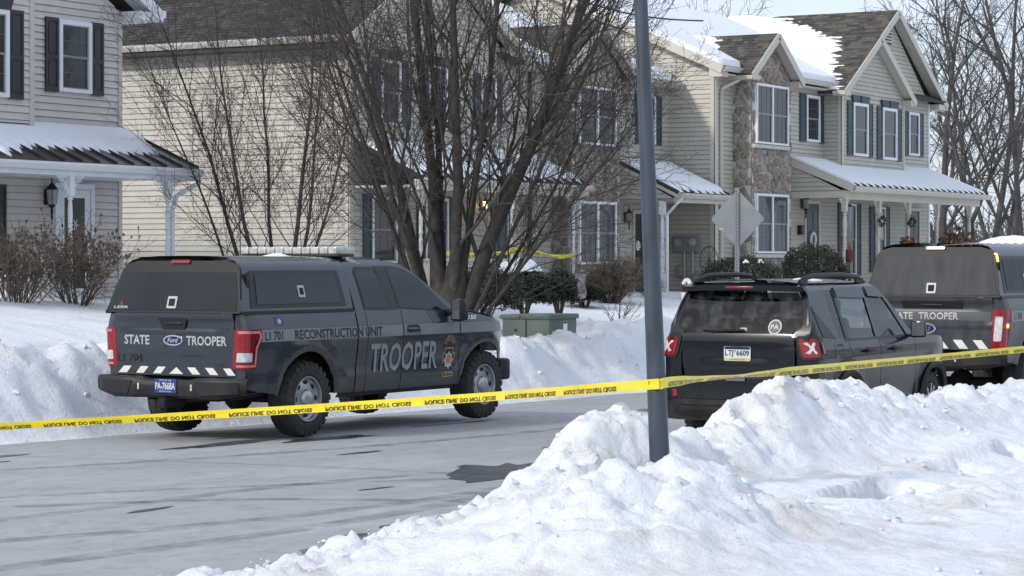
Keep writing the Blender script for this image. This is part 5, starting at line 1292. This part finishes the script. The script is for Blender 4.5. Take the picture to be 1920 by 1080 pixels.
    panel(rrect(-.13, .13, zt-.075, zt-.042, .012), lambda u, v, o=0: (xr(v)-.02-o, -u, v), 'high_brake_light', 'brakelens', T, off=.012, th=.03)
    if not rear:
        text('LEER', -.83, -.62, bz+.05, bz+.075, bx_, 'cap_lettering', 'letter', gd, .018); panel([(-.765, bz+.085), (-.70, bz+.085), (-.72, bz+.105), (-.73, bz+.15), (-.745, bz+.105)], bx_, 'cap_emblem', 'redlens', gd, off=.018, th=0)
    for sg in (-1, 1):
        f_ = cfn(sg)
        fr2 = panel([(-.98, bz+.06), (.80, bz+.06), (.76, zt-.15), (-.88, zt-.15)], f_, 'cap_side_frame', 'gask', T, frange(-.9, .8, 6), frange(bz+.1, zt-.16, 6), off=.006, th=.008)
        sg_ = panel([(-.86, bz+.095), (.70, bz+.095), (.67, zt-.185), (-.80, zt-.185)], f_, 'cap_side_window', gl, fr2, frange(-.8, .7, 6), frange(bz+.1, zt-.2, 6), off=.012, th=.006)
        l2 = panel(rrect(-.08, .04, bz+.16, bz+.28, .012), f_, 'cap_latch', 'letter', sg_, off=.018, th=.008); panel(rrect(-.055, .015, bz+.185, bz+.255, .008), f_, 'latch_paddle', 'under', l2, off=.0205, th=.002)
        panel([(-1.16, bz-.004), (.94, bz-.004), (.94, bz+.03), (-1.16, bz+.03)], lambda u, v, o=0, s2=sg: (u, s2*(.955+o), v), 'cap_rail', 'gask', T, off=.002, th=.01)
        MB().box(-.97, -.93, sg*.845, sg*.87, zt-.32, zt-.17).build('gas_strut', 'gask', fr2)
        if rear and sg < 0: panel(rrect(-1.02, -.95, zt-.22, zt-.12, .01), f_, 'amber_marker', 'litamber', T, off=.02, th=.02)
    if not rear: panel(rrect(-.62, -.46, 1.245, 1.345, .008), tside(-1), 'decal', 'pblue', T, off=.003, th=0); panel(ellipse(-.54, 1.295, .035, .03, 10), tside(-1), 'decal_seal', 'letter', T, off=.0045, th=0)
    # cab roof, windscreen, hood, nose
    rp_ = []
    for i in range(13):
        x = .97+(2.16-.97)*i/12; dn = .05*sstep(1.8, 2.16, x)+.02*sstep(1.05, .97, x)
        rp_.append([(x, y, 1.925+.04*(1-(y/.66)**2)-dn) for y in frange(-.665, .665, 12)])
    MB().grid(rp_).build('cab_roof', paint, T, 40)
    MB().grid([[(.965, y*(.95/.66 if False else 1)*(.94-.33*j/5), 1.375+(1.925-1.375)*j/5) for y in frange(-1, 1, 6)] for j in range(6)]).build('cab_back', paint, T)
    MB().grid([[(2.16+.88*j/8+.10*(1-(y)**2)*j/8, y*(.66+.20*j/8), 1.885-.515*j/8) for y in frange(-1, 1, 10)] for j in range(9)]).build('windscreen', gl, T, 60)
    zh = [(3.0, 1.365), (3.3, 1.345), (3.7, 1.30), (4.0, 1.245), (4.2, 1.17), (4.27, 1.08)]
    MB().grid([[(x, y*(.945-.16*max(0, (x-3.8)/.5)**2), lerp(zh, x)+.075*(1-y**4)*sstep(4.35, 4.0, x)) for y in frange(-1, 1, 16)] for x in frange(3.02, 4.26, 14)]).build('hood', paint, T, 40)
    MB().box(4.18, 4.27, -.62, .62, .72, 1.12).build('grille', 'gask', T, bevel=.02)
    for i in range(3): MB().box(4.262, 4.30, -.60, .60, .78+.11*i, .83+.11*i).build('grille_bar', 'chrome', T, bevel=.008)
    for sg in (-1, 1): MB().box(4.10, 4.26, sg*.63, sg*.86, .82, 1.10).build('headlight', 'clearlens', T, bevel=.03)
    MB().box(4.15, 4.40, -.93, .93, .45, .72).build('front_bumper', 'plast', T, bevel=.04)
    # roof light bar
    LB = MB().box(.95, 1.28, -.70, .70, 2.00, 2.035).build('light_bar', 'gask', T, bevel=.01)
    for i in range(11): y = -.70+i*1.4/11; MB().box(.93, 1.30, y+.006, y+1.4/11-.006, 2.036, 2.115).build('light_module', 'barlens', LB, bevel=.012)
    for sg in (-1, 1): MB().bar((1.1, sg*.60, 1.94), (1.1, sg*.60, 2.0), .08, .05, (1, 0, 0)).build('bar_foot', 'gask', LB); MB().bar((1.12, sg*.69, 1.99), (1.40, sg*.735, 1.875), .05, .008, (0, 1, 0)).build('bar_strap', 'galv', LB)
    for o_ in T.children_recursive:
        if o_.type == 'MESH' and not o_.name.startswith(('light_bar', 'light_module', 'bar_')): lift(o_, 1.375+dz, 1.09 if not rear else 1.13)
    r = .42 if not rear else .46
    setorg((0, 0, 0))
    for x in (0, 3.68):
        for sg in (-1, 1): wheel(T, x, sg*.86, sg, r, .27, 'steel')
    return T
T1 = pickup('pickup_truck', 'dark grey pickup with capped bed and grey trooper lettering parked on the left', (22.26+.026, 15.45+1.0, .02), -1.5, 'front')
T2 = pickup('pickup_truck', 'salt streaked dark grey pickup with capped bed at the right edge ahead of the SUV', (30.48+1.15, 10.2+1.0, -.08), 0, 'rear')
cap('snow left on the front pickup roof beside its light bar', (23.0, 16.35, 2.02), .42, .35, .035, 5)
cap('mound of snow on the rear pickup cab roof', (33.0, 11.0, 2.10), .5, .75, .22, 9)

# ---------------------------------------------------------------- small black SUV
JP = [(.22, .80), (.30, .845), (.42, .872), (.55, .882), (.70, .892), (.85, .895), (.95, .898), (1.02, .892), (1.08, .875), (1.13, .855), (1.2, .828), (1.35, .772), (1.48, .722), (1.55, .690), (1.60, .650), (1.625, .60)]
JR = -.70
def jside(sg):
    def fn(u, v, o=0):
        w = lerp(JP, v)+o
        for cx in (0, 2.57):
            d = max(abs(u-cx), abs(v-.34)*1.02) if False else math.hypot(u-cx, v-.34); w += .030*gau(d, .46, .05)
        if u > 2.75: w -= .20*((u-2.75)/.62)**2
        if u < JR:
            a = JR-u; rad = .12; q = a/rad
            if q < math.pi/2: return (JR-rad*math.sin(q), sg*(w-rad*(1-math.cos(q))), v)
            return (JR-rad-o, sg*(w-rad-o-(a-rad*math.pi/2)), v)
        return (u, sg*w, v)
    return fn
J = thing('small_suv', 'black compact SUV with roof rails seen from behind beside the lamp post', 'car', (24.07, 10.68, .02), 0)
setorg((0, 0, 0))
us = frange(-.95, 3.4, 44); vs = frange(.25, 1.1, 14)
MB().box(-.62, 3.2, -.60, .60, .30, .78).build('chassis', 'under', J)
m = MB(); m.box(-.70, -.2, -.5, .5, .22, .34); m.tube([(-.80, -.45, .26), (-.4, -.45, .28)], .03, 8); m.lathe([(.04, -.7), (.04, .7)], (0, 0, .34), ax='y', n=10); m.build('running_gear', 'under', J)
for sg in (-1, 1):
    fn = jside(sg)
    ar = arc(0, .34, .43, 172, 8, 16); af = arc(2.57, .34, .43, 172, 8, 16)
    panel([(JR-.30, .50), (-.60, .45), (-.45, .42)]+ar+[(.43, .44), (.44, .60), (.30, .80), (.12, 1.0), (.08, 1.125), (JR-.06, 1.17), (JR-.30, 1.17)], fn, 'quarter_panel', 'jpaint', J, us, vs)
    for nm, ps in (('rear_door', [(.452, .40), (.955, .40), (.955, 1.125), (.09, 1.125), (.13, 1.0), (.31, .80), (.452, .60)]), ('front_door', [(.967, .40), (2.02, .40), (2.02, 1.12), (1.90, 1.125), (.967, 1.125)])):
        panel(ps, fn, nm, 'jpaint', J, us, vs)
    panel([(2.03, .42), (2.12, .42)]+af+[(3.02, .45), (3.33, .50), (3.38, .70), (3.36, .95), (3.25, 1.03), (2.9, 1.085), (2.4, 1.115), (2.03, 1.13)], fn, 'fender', 'jpaint', J, us, vs)
    panel([(.44, .25), (2.14, .25), (2.14, .405), (.44, .405)], fn, 'rocker', 'plast', J, us, (), off=.006)
    for cx in (0, 2.57):                        # black arch cladding
        n_ = 18; P = []
        for i in range(n_+1):
            a = R(188-196*i/n_); P.append([fn(cx+r_*math.cos(a), .34+r_*math.sin(a), o_) for r_, o_ in ((.395, -.03), (.40, .035), (.45, .040), (.475, .012))])
        MB().grid(P).build('arch_cladding', 'plast', J, 40)
    # greenhouse pillars (real openings between them)
    gv = frange(1.12, 1.6, 9)
    for nm, ps in (('a_pillar', [(1.86, 1.115), (2.06, 1.12), (1.62, 1.42), (1.40, 1.565), (1.30, 1.575), (1.52, 1.42)]), ('b_pillar', [(.90, 1.115), (1.00, 1.115), (.97, 1.56), (.89, 1.56)]),
                   ('rear_pillar', [(JR-.12, 1.16), (-.12, 1.118), (-.17, 1.30), (-.20, 1.56), (-.63, 1.56), (-.72, 1.40), (-.79, 1.25)]), ('roof_rail_panel', [(-.66, 1.555), (1.30, 1.57), (1.42, 1.56), (1.30, 1.60), (1.1, 1.62), (-.65, 1.62)])):
        panel(ps, fn, nm, 'jpaint', J, us, gv, th=.02)
    panel([(.05, 1.115), (.13, 1.115), (.10, 1.56), (.04, 1.56)], fn, 'window_post', 'gask', J, us, gv, off=-.004)
    for nm, ps, mt in (('quarter_glass', [(-.13, 1.12), (.06, 1.12), (.05, 1.555), (-.19, 1.555)], 'jglassd'), ('rear_door_glass', [(.12, 1.12), (.91, 1.12), (.90, 1.56), (.09, 1.56)], 'jglass'), ('front_door_glass', [(.99, 1.12), (1.87, 1.115), (1.53, 1.42), (1.31, 1.57), (.96, 1.56)], 'jglass')):
        panel(ps, fn, nm, mt, J, us, gv, off=-.012, th=0)
    for a, b in ((.10, .88), (.98, 1.33)):       # rain visors
        panel([(a, 1.50), (b+(.08 if b > 1 else 0), 1.485), (b, 1.585), (a, 1.585)], fn, 'window_visor', 'visor', J, us, gv, off=.018, th=.01)
    panel([(JR+.14, 1.155), (-.22, 1.135), (JR+.05, 1.42)], fn, 'pillar_vent', 'gask', J, us, gv, off=.006, th=.006)
    panel([(.0, 1.105), (1.95, 1.105), (1.90, 1.128), (.02, 1.128)], fn, 'belt_trim', 'gask', J, us, (), off=.004, th=.004)
    for x in (.50, 1.28):
        h = panel(ellipse(x+.10, .985, .085, .04, 14), fn, 'door_handle', 'gask', J, us, (), off=.003, th=.002); MB().box(x-.02, x+.24, sg*.905, sg*.945, .975, 1.005).build('pull', 'plast', h, bevel=.012)
    MB().box(1.78, 1.90, sg*.84, sg*.97, 1.10, 1.13).build('mirror_arm', 'gask', J); mr = MB().hexa([(1.74, sg*.93, 1.09), (1.88, sg*.95, 1.10), (1.86, sg*1.10, 1.11), (1.74, sg*1.13, 1.10), (1.74, sg*.93, 1.27), (1.84, sg*.95, 1.25), (1.82, sg*1.09, 1.25), (1.74, sg*1.13, 1.26)]).build('mirror', 'jpaint', J, bevel=.03)
    MB().add([(1.737, sg*.955, 1.115), (1.737, sg*1.105, 1.12), (1.737, sg*1.105, 1.245), (1.737, sg*.955, 1.25)], [(0, 1, 2, 3)]).build('mirror_glass', 'chrome', mr)
    # roof rails
    rl = MB(); rl.tube([(-.62, sg*.60, 1.625), (-.50, sg*.60, 1.665), (-.25, sg*.605, 1.690), (.5, sg*.61, 1.695), (1.0, sg*.60, 1.675), (1.22, sg*.59, 1.625)], [.018, .022, .024, .024, .022, .016], 8); rl.box(-.6, -.42, sg*.585, sg*.615, 1.61, 1.66); rl.box(.95, 1.15, sg*.58, sg*.61, 1.60, 1.66); rl.build('roof_rail', 'plast', J, 50)
    # tail lamp: dark housing, red lens, pale cross
    cu = frange(JR-.30, JR+.2, 16)
    hs = panel(rrect(JR-.265, JR+.085, .935, 1.17, .05), fn, 'tail_light', 'gask', J, cu, (), off=.014, th=.03); ln = panel(rrect(JR-.235, JR-.055, .958, 1.147, .035), fn, 'red_lens', 'redlens', hs, cu, (), off=.022, th=.006); panel(rrect(JR+.01, JR+.06, .99, 1.12, .02), fn, 'side_marker', 'redlens', hs, cu, (), off=.022, th=.006)
    for dx in (-1, 1):
        a = [(JR-.145-.052*dx, 1.003), (JR-.145-.034*dx, .99), (JR-.145+.052*dx, 1.102), (JR-.145+.034*dx, 1.115)]; panel(a, fn, 'lens_cross', 'clearlens', ln, cu, (), off=.027+.001*dx, th=.004)
    panel(ellipse(JR-.145, 1.052, .026, .026, 10), fn, 'lens_cross', 'clearlens', ln, cu, (), off=.030, th=.004)
    panel(rrect(JR-.25, JR-.20, .52, .60, .008), fn, 'rear_reflector', 'redlens', J, cu, (), off=.03, th=.02)
# fuel cap ring
panel(rrect(-.32, -.10, .93, 1.08, .03), jside(-1), 'fuel_door', 'jpaint', J, us, (), off=.003, th=.004)
# hatch
hx = JR-.125
def hb(u, v, o=0):
    x = hx-o-.02*(1-(u/.8)**2)
    if v > 1.14: x += .24*((v-1.14)/.46)**1.15
    else: x += .012*gau(v, .97, .07)*sstep(.5, .35, abs(u))-.02*sstep(1.04, 1.10, v)
    return (x, -u, v)
H_ = panel([(-.60, .66), (.60, .66), (.645, .90), (.645, 1.17), (.60, 1.185), (-.60, 1.185), (-.645, 1.17), (-.645, .90)], hb, 'hatch', 'jpaint', J, frange(-.6, .6, 14), frange(.7, 1.15, 12))
for sg in (-1, 1): panel([(sg*.61, 1.16), (sg*.80, 1.13), (sg*.805, 1.25), (sg*.755, 1.40), (sg*.71, 1.52), (sg*.655, 1.60), (sg*.58, 1.60), (sg*.64, 1.50), (sg*.70, 1.28)], hb, 'hatch_side', 'jpaint', H_, (), frange(1.15, 1.6, 9), th=.02)
panel([(-.60, 1.185), (.60, 1.185), (.70, 1.235), (.715, 1.28), (.65, 1.49), (.60, 1.545), (-.60, 1.545), (-.65, 1.49), (-.715, 1.28), (-.70, 1.235)], hb, 'rear_glass', 'jglassd', J, frange(-.65, .65, 12), frange(1.2, 1.54, 8), off=.004, th=0)
MB().grid([[(-.65-f*.14+.06*(abs(y)/.7)**3, y, 1.625-.012*(y/.7)**2-.02*f-(.045 if k else 0)) for y in frange(-.69, .69, 12)] for k, f in ((0, -.3), (0, 0), (0, .6), (0, 1.0), (1, .95), (1, .2))]).build('spoiler', 'jpaint', J, 45)
MB().box(-.80, -.775, -.16, .16, 1.578, 1.600).build('high_brake_light', 'brakelens', J, bevel=.006)
plate(J, (.0, .985), .305, .155, 'pwhite', 'badge', 'LTJ*6609', 'PENNSYLVANIA', 'visitPA.com', hx-.02, ('badge', 'pyel'))
text('Jeep', -.10, .10, 1.085, 1.13, hb, 'badge_lettering', 'gask', H_, .006)
w = MB(); w.bar(hb(.08, 1.215, .03), hb(-.32, 1.205, .03), .02, .02, (1, 0, 0)); w.bar(hb(-.02, 1.222, .035), hb(-.40, 1.208, .02), .012, .03, (1, 0, 0)); w.build('rear_wiper', 'plast', J, bevel=.004); MB().box(hx-.0, hx+.05, -.10, -.02, 1.20, 1.235).build('wiper_cap', 'letter', J, bevel=.01)
st_ = panel(ellipse(.41, 1.245, .075, .065, 20), hb, 'round_sticker', 'letter', J, off=.006, th=0); panel(ellipse(.41, 1.245, .062, .054, 20), hb, 'sticker_field', 'black', st_, off=.0075, th=0); text('PA', .365, .455, 1.225, 1.265, hb, 'sticker_lettering', 'letter', st_, .009)
# bumper
def jb(u, v, o=0): return (hx-.035-o+.16*sstep(.62, .95, abs(u))**1.4+.05*sstep(.40, .28, v)-.012*gau(v, .70, .03), -u, v)
BM = panel([(-.93, .50), (.93, .50), (.94, .66), (.90, .745), (-.90, .745), (-.94, .66)], jb, 'rear_bumper', 'jpaint', J, frange(-.92, .92, 22), frange(.52, .74, 6), th=.04)
panel([(-.90, .27), (.90, .27), (.935, .495), (-.935, .495)], jb, 'bumper_cladding', 'plast', J, frange(-.9, .9, 22), frange(.3, .49, 6), off=.006, th=.05); panel(rrect(-.70, .70, .33, .44, .03), jb, 'skid_panel', 'gask', BM, frange(-.7, .7, 12), (), off=.012, th=.006)
panel(rrect(-.11, .11, .70, .735, .01), jb, 'hatch_handle', 'gask', H_, off=.03, th=.01); panel(rrect(-.61, -.50, .685, .725, .004), jb, 'dealer_badge', 'letter', BM, off=.004, th=.003); text('MOTOR', -.60, -.51, .70, .72, jb, 'dealer_lettering', 'gask', BM, .006)
# roof
MB().grid([[(x, y, 1.625+.035*(1-(y/.62)**2)-.06*sstep(1.0, 1.42, x)) for y in frange(-.62, .62, 12)] for x in frange(-.66, 1.40, 14)]).build('roof', 'jpaint', J, 40)
MB().tube([(-.40, 0, 1.655), (-.42, 0, 1.72), (-.47, 0, 1.76)], [.035, .02, .004], 8).build('antenna', 'gask', J, 40)
MB().grid([[(1.38+.72*j/7+.12*(1-y*y)*j/7, y*(.62+.18*j/7), 1.585-.50*j/7) for y in frange(-1, 1, 10)] for j in range(8)]).build('windscreen', 'jglass', J, 60)
MB().grid([[(x, y*(.86-.20*max(0, (x-2.75)/.62)**2), lerp([(2.04, 1.135), (2.6, 1.11), (3.1, 1.06), (3.3, .99)], x)+.04*(1-y**4)) for y in frange(-1, 1, 12)] for x in frange(2.04, 3.32, 10)]).build('hood', 'jpaint', J, 40)
MB().box(3.25, 3.38, -.66, .66, .45, .93).build('nose', 'jpaint', J, bevel=.05)
for i in range(7): MB().box(3.37, 3.395, -.27+i*.09-.025, -.27+i*.09+.025, .74, .88).build('grille_slot', 'gask', J, bevel=.006)
for sg in (-1, 1): MB().lathe([(.10, 0), (.09, .03), (.001, .04)], (3.36, sg*.47, .82), ax='x', n=18).build('headlight', 'clearlens', J, 40)
# cabin
MB().box(-.55, 2.0, -.80, .80, .74, .80).build('cabin_floor', 'under', J); MB().box(1.72, 2.05, -.76, .76, .80, 1.08).build('dashboard', 'seat', J, bevel=.05)
MB().box(-.66, -.10, -.72, .72, .80, .95).build('cargo_cover', 'seat', J)
for y, x in ((.36, .95), (-.36, .95), (.40, .05), (-.40, .05), (0, .05)):
    s_ = MB().box(x, x+.5, y-.24, y+.24, .80, .98).build('seat', 'seat', J, bevel=.05); MB().hexa([(x-.05, y-.23, .9), (x+.1, y-.23, .9), (x+.1, y+.23, .9), (x-.05, y+.23, .9), (x-.16, y-.19, 1.30), (x-.06, y-.19, 1.30), (x-.06, y+.19, 1.30), (x-.16, y+.19, 1.30)]).build('backrest', 'seat', s_, bevel=.04); MB().box(x-.19, x-.09, y-.12, y+.12, 1.33, 1.47).build('headrest', 'seat', s_, bevel=.04)
MB().tube([(1.62+.05*math.sin(i*math.pi/10), .36+.18*math.cos(i*math.pi/10), 1.08+.17*math.sin(i*math.pi/10)) for i in range(21)], .016, 6).build('steering_wheel', 'seat', J, 60); MB().box(1.40, 1.43, -.12, .12, 1.45, 1.51).build('inside_mirror', 'gask', J, bevel=.01)
for o_ in J.children_recursive: lift(o_, 1.12, 1.19)
for x in (0, 2.57):
    for sg in (-1, 1): wheel(J, x, sg*.775, sg, .345, .215, 'alloy')
cap('thin snow dusting on the black SUV roof', (24.5, 10.4, 1.765), .75, .18, .02, 11)
# ================================================================ STREET THINGS
# lamp post, slightly leaning
t0 = Vector((15.97, 7.94, -.1)); lean = Vector((-.0205, .0355, 1)).normalized()
pole = thing('lamp_post', 'leaning blue grey steel lamp post standing in the near snow bank', 'lamp post', tuple(t0))
m = MB(); m.tube([lean*h for h in (0, .5, 1.2, 2.2, 4.2, 6.4)], [.080, .0765, .070, .062, .048, .042], 20); m.build('shaft', 'pole', pole, 60)
m = MB(); m.lathe([(.05, 0), (.06, .03), (.06, .10), (.10, .14), (.16, .35), (.17, .42), (.12, .50), (.03, .56)], lean*6.4, n=18); m.build('lamp_head', 'pole', pole, 40)

# yellow tape: real width, hanging between a far support on the left, the post and one on the right
def cr(pts, f):
    k = min(int(f), len(pts)-2); f -= k
    p0, p1, p2, p3 = (Vector(pts[max(0, min(len(pts)-1, k+j))]) for j in (-1, 0, 1, 2))
    return .5*((2*p1)+(p2-p0)*f+(2*p0-5*p1+4*p2-p3)*f*f+(3*p1-p0-3*p2+p3)*f**3)
def tapefn(pts, w, twist):
    N = 400; Q = [cr(pts, (len(pts)-1)*i/N) for i in range(N+1)]; D = [0]
    for a, b in zip(Q, Q[1:]): D.append(D[-1]+(b-a).length)
    def fn(u, v, o=0):
        u = max(0, min(D[-1]-1e-6, u)); lo, hi = 0, N
        while hi-lo > 1:
            md = (lo+hi)//2
            if D[md] <= u: lo = md
            else: hi = md
        p = Q[lo].lerp(Q[lo+1], (u-D[lo])/max(1e-9, D[lo+1]-D[lo])); d = (Q[lo+1]-Q[lo]).normalized()
        nrm = d.cross(Vector((0, 0, 1))).normalized(); up = nrm.cross(d).normalized(); th = twist(u)
        a = up*math.cos(th)+nrm*math.sin(th); b = nrm*math.cos(th)-up*math.sin(th)
        return tuple(p+a*(v-w/2)+b*o)
    return fn, D[-1]
def tape(name, label, pts, w, twist, step, tw, cuts=900, only=None):
    root = thing(name, label, 'barrier tape', tuple(pts[0])); setorg(pts[0])
    fn, L = tapefn(pts, w, twist)
    MB().grid([[fn(L*i/cuts, w*j/4, .0025*math.sin(L*i/cuts*5+j)) for j in range(5)] for i in range(cuts+1)]).build('strip', 'tape', root, 60)
    u = .15
    while u+tw < L:
        for sg in (1, -1): text('POLICE LINE. DO NOT CROSS', u, u+tw, w*.56, w*.08, fn, 'lettering', 'tapetxt', root, .0055*sg)
        u += step
    setorg((0, 0, 0)); return root
# left end by the far kerb, middle on the post, right end up the street
ptsL = [(17.932, 17.939, 0.191), (17.948, 16.112, 0.366), (17.932, 14.139, 0.520), (17.851, 12.280, 0.671), (17.532, 10.433, 0.834), (16.141, 8.442, 1.036), (15.829, 7.902, 1.090)]
tape('barrier_tape', 'yellow printed tape stretched from the lamp post to the left in front of the pickup', ptsL, .076, lambda u: .12*math.sin(u*.5+1)+.25*sstep(4.4, 3.6, u), 1.12, .96)
ptsR = [(15.840, 7.903, 1.083), (16.095, 7.921, 1.093), (17.878, 8.233, 1.052), (21.062, 8.719, 0.987), (24.802, 9.041, 0.943), (27.782, 8.880, 0.954), (29.903, 8.205, 1.018)]
tape('barrier_tape', 'yellow printed tape running from the lamp post to the right past the small SUV', ptsR, .076, lambda u: .9*math.sin(math.pi*min(1, u/4.2))*sstep(.0, .8, u)+.25*math.sin(u*.9), 1.12, .96)
pB = [(45.5, 27.93, 2.12), (46.6, 27.88, 2.08), (48.34, 27.9, 2.16), (48.46, 27.9, 2.2), (49.6, 27.88, 2.12), (50.4, 27.88, 2.05), (51.4, 27.9, 2.08)]
tape('barrier_tape', 'crumpled yellow tape tied between porch posts behind the big tree', pB, .10, lambda u: .5*math.sin(u*2.3)+.3*math.sin(u*5.1), 1.3, 1.1, 300)

# diamond road sign seen from the back
SG = thing('road_sign', 'grey back of a diamond road sign on a perforated post behind the small SUV', 'road sign', (39.0, 17.95, 0))
cx = .0; zc = 2.70; hd = .525; rc = .05
pts = []
for k in range(4):
    a = math.pi/2*k; d = Vector((math.cos(a), math.sin(a)))
    for j in (-1, 0, 1):
        b = a+j*.5; c = d*(hd-rc*1.414); pts.append((c.x+rc*math.cos(b*1), c.y+rc*math.sin(b*1)))
m = MB(); m.prism([(.045, y, zc+z) for y, z in pts], (.004, 0, 0)); m.build('plate', 'sign', SG)
m = MB(); w, dp = .035, .03
for a, b, c, e in ((-w, w, .0, .006), (-w, -w+.006, .006, dp), (w-.006, w, .006, dp)): m.box(c, e, a, b, -.3, zc+.55) if c == 0 else m.box(.006, dp+.012, a, b, -.3, zc+.55)
pst = m.build('post', 'galv', SG)
h = MB()
for i in range(52): z = .2+i*.0585; h.lathe([(.0001, 0), (.009, 0)], (-.002, .0, z), ax='x', n=8)
h.build('holes', 'iron', SG)
MB().box(.0405, .044, .28, .36, zc-.19, zc-.165).build('sticker', 'label', SG)
for z in (zc-.3, zc+.3): MB().lathe([(.014, 0), (.014, .015), (.001, .016)], (-.018, 0, z), ax='x', n=8).build('bolt', 'galv', SG, 40)

# green utility cabinet
U = thing('utility_box', 'low green steel utility box half buried in the far snow bank', 'utility box', (37.35, 21.0, .0))
MB().box(-.5, .5, -.48, .48, 0, .98).build('body', 'box', U, bevel=.03)
MB().box(-.53, .53, -.51, .1, .94, 1.03).build('lid', 'box', U, bevel=.02); MB().box(-.53, .53, .104, .51, .94, 1.02).build('lid', 'box', U, bevel=.02)
MB().box(-.508, -.5, -.02, 0.0, .05, .93).build('door_seam', 'iron', U)
MB().box(-.02, .13, -.488, -.482, .70, .90).build('warning_label', 'label', U); MB().box(-.015, .125, -.4895, -.4885, .86, .895).build('label_band', 'red', U)
MB().lathe([(.02, 0), (.02, -.02), (.001, -.021)], (-.5, .2, .75), ax='x', n=10).build('bolt', 'iron', U)
# meters on the wall beside the small porch
E_ = thing('electric_meters', 'grey twin electric meters on the wall beside the small porch', 'electric meter', (59.78, 29.0, 1.2))
MB().box(-.10, .03, -.40, .40, .98, 1.42).build('cabinet', 'meter', E_, bevel=.015)
for y in (-.22, .22):
    MB().lathe([(.10, 0), (.10, -.05), (.085, -.09), (.001, -.095)], (-.10, y, 1.24), ax='x', n=18).build('meter_dome', 'lampglass', E_, 40)
    MB().lathe([(.115, .0), (.115, -.03), (.10, -.03)], (-.10, y, 1.24), ax='x', n=18).build('meter_ring', 'galv', E_, 40)
for y in (.05, -.2): MB().tube([(-.05, y, 1.0), (-.05, y, -.2)], .04, 8).build('conduit', 'galv', E_, 50)
MB().box(-.12, .02, .08, .30, .30, .62).build('junction_box', 'meter', E_, bevel=.04); MB().box(-.12, .02, -.34, -.12, .02, .40).build('junction_box', 'meter', E_, bevel=.05)
DI = thing('wire_disc', 'thin dark wire ring leaning at the wall beside the meters', 'ring', (59.4, 28.15, 1.0)); m = MB(); m.tube([(0, .27*math.cos(i*math.pi/12), .95+.38*math.sin(i*math.pi/12)) for i in range(25)], .012, 5); m.build('ring', 'iron', DI, 60)
m = MB()
for i in range(6): a = i*math.pi/6; m.bar((0, .27*math.cos(a), .95+.38*math.sin(a)), (0, -.27*math.cos(a), .95-.38*math.sin(a)), .008, .008, (1, 0, 0))
m.bar((0, 0, .58), (0, 0, -.1), .02, .02, (1, 0, 0)); m.build('spokes', 'iron', DI)
# garden flag
FL = thing('garden_flag', 'small dark blue patterned garden flag on a thin stake beside the clipped shrubs', 'flag', (47.7, 26.0, .7))
MB().grid([[(.02+.04*math.sin(j*.9), -.02+.33*i/6-.33+.02*j/5*i/6, .42+.55*j/8-.06*i/6) for j in range(9)] for i in range(7)]).build('cloth', 'purple', FL, 60)
MB().tube([(0, 0, 0), (0, 0, 1.0), (0, -.34, 1.0)], .009, 5).build('stake', 'iron', FL)
# porch odds and ends
LN = thing('red_lantern', 'small dark red lantern on a stand before the right house porch', 'lantern', (58.9, 23.9, 1.15)); m = MB(); m.lathe([(.09, 0), (.10, .02), (.10, .30), (.11, .32), (.05, .38), (.02, .42), (.02, .46)], (0, 0, .75), n=12); m.build('lamp_body', 'red', LN, 35); MB().tube([(0, 0, -.1), (0, 0, .76)], .015, 6).build('stand', 'iron', LN); MB().tube([(.04*math.cos(i*.5236), 0, 1.22+.05*math.sin(i*.5236)) for i in range(7)], .006, 5).build('handle', 'iron', LN)
WC = thing('wind_chime', 'pale wind chime hanging from the first post of the long porch', 'wind chime', (65.3, 26.5, 2.6))
MB().lathe([(.09, .9), (.09, .93), (.01, .97)], n=12).build('disc', 'iron', WC); 
for i in range(5): a = i*1.2566; MB().tube([(.06*math.cos(a), .06*math.sin(a), .9), (.06*math.cos(a), .06*math.sin(a), .15+.08*i)], .014, 6).build('chime_tube', 'galv', WC, 50)
for i, (s, t, l) in enumerate([(67.35, 26.25, 'second'), (69.8, 26.25, 'third')]):
    W_ = thing('porch_wreath', 'brown dried wreath hung on the %s post of the long porch' % l, 'wreath', (s-.1, t, 3.1)); m = MB(); qq = random.Random(i)
    for k in range(60): a = qq.uniform(0, 6.28); m.ball((.0, .09*math.cos(a)+qq.gauss(0, .03), .12*math.sin(a)+qq.gauss(0, .03)), .022, n=5, jit=.015, rnd=qq)
    m.build('twist', 'seed', W_, 60)
SB = thing('straw_bundle', 'orange straw bundle beside the white porch post behind the lamp post', 'straw', (56.4, 26.9, .85)); m = MB(); qq = random.Random(4)
for k in range(120): a = qq.uniform(0, 6.28); m.tube([(0, 0, 0), (qq.gauss(0, .1), qq.gauss(0, .1), qq.uniform(.3, .75))], [.006, .003], 3)
m.build('stalks', 'orange', SB)
CN = thing('candy_cane_marker', 'pink and white striped yard marker at the left edge of the small SUV', 'yard marker', (45.0, 21.9, .35)); qq = None
for i in range(7): MB().tube([(0, 0, .16*i), (0, 0, .16*(i+1))], .05, 8).build('stripe', 'label' if i % 2 else 'red', CN, 40)
MB().tube([(0, -.07+.07*math.cos(i*math.pi/6), 1.12+.09*math.sin(i*math.pi/6)) for i in range(7)], .045, 8).build('crook', 'label', CN, 60)
# overhead cable
c0, c1 = Vector((56, 30.3, 9.0)), Vector((48, 38, 9.6)); pa, pb = Vector((50.738, 28.117, 8.361)), Vector((59.752, 28.503, 8.469))
tag(MB().tube([pa.lerp(pb, i/12)-Vector((0, 0, .18*math.sin(math.pi*i/12))) for i in range(13)], .022, 6).build('overhead_cable', 'cable'), 'black overhead service cable reaching down to the snowy roof', 'cable')
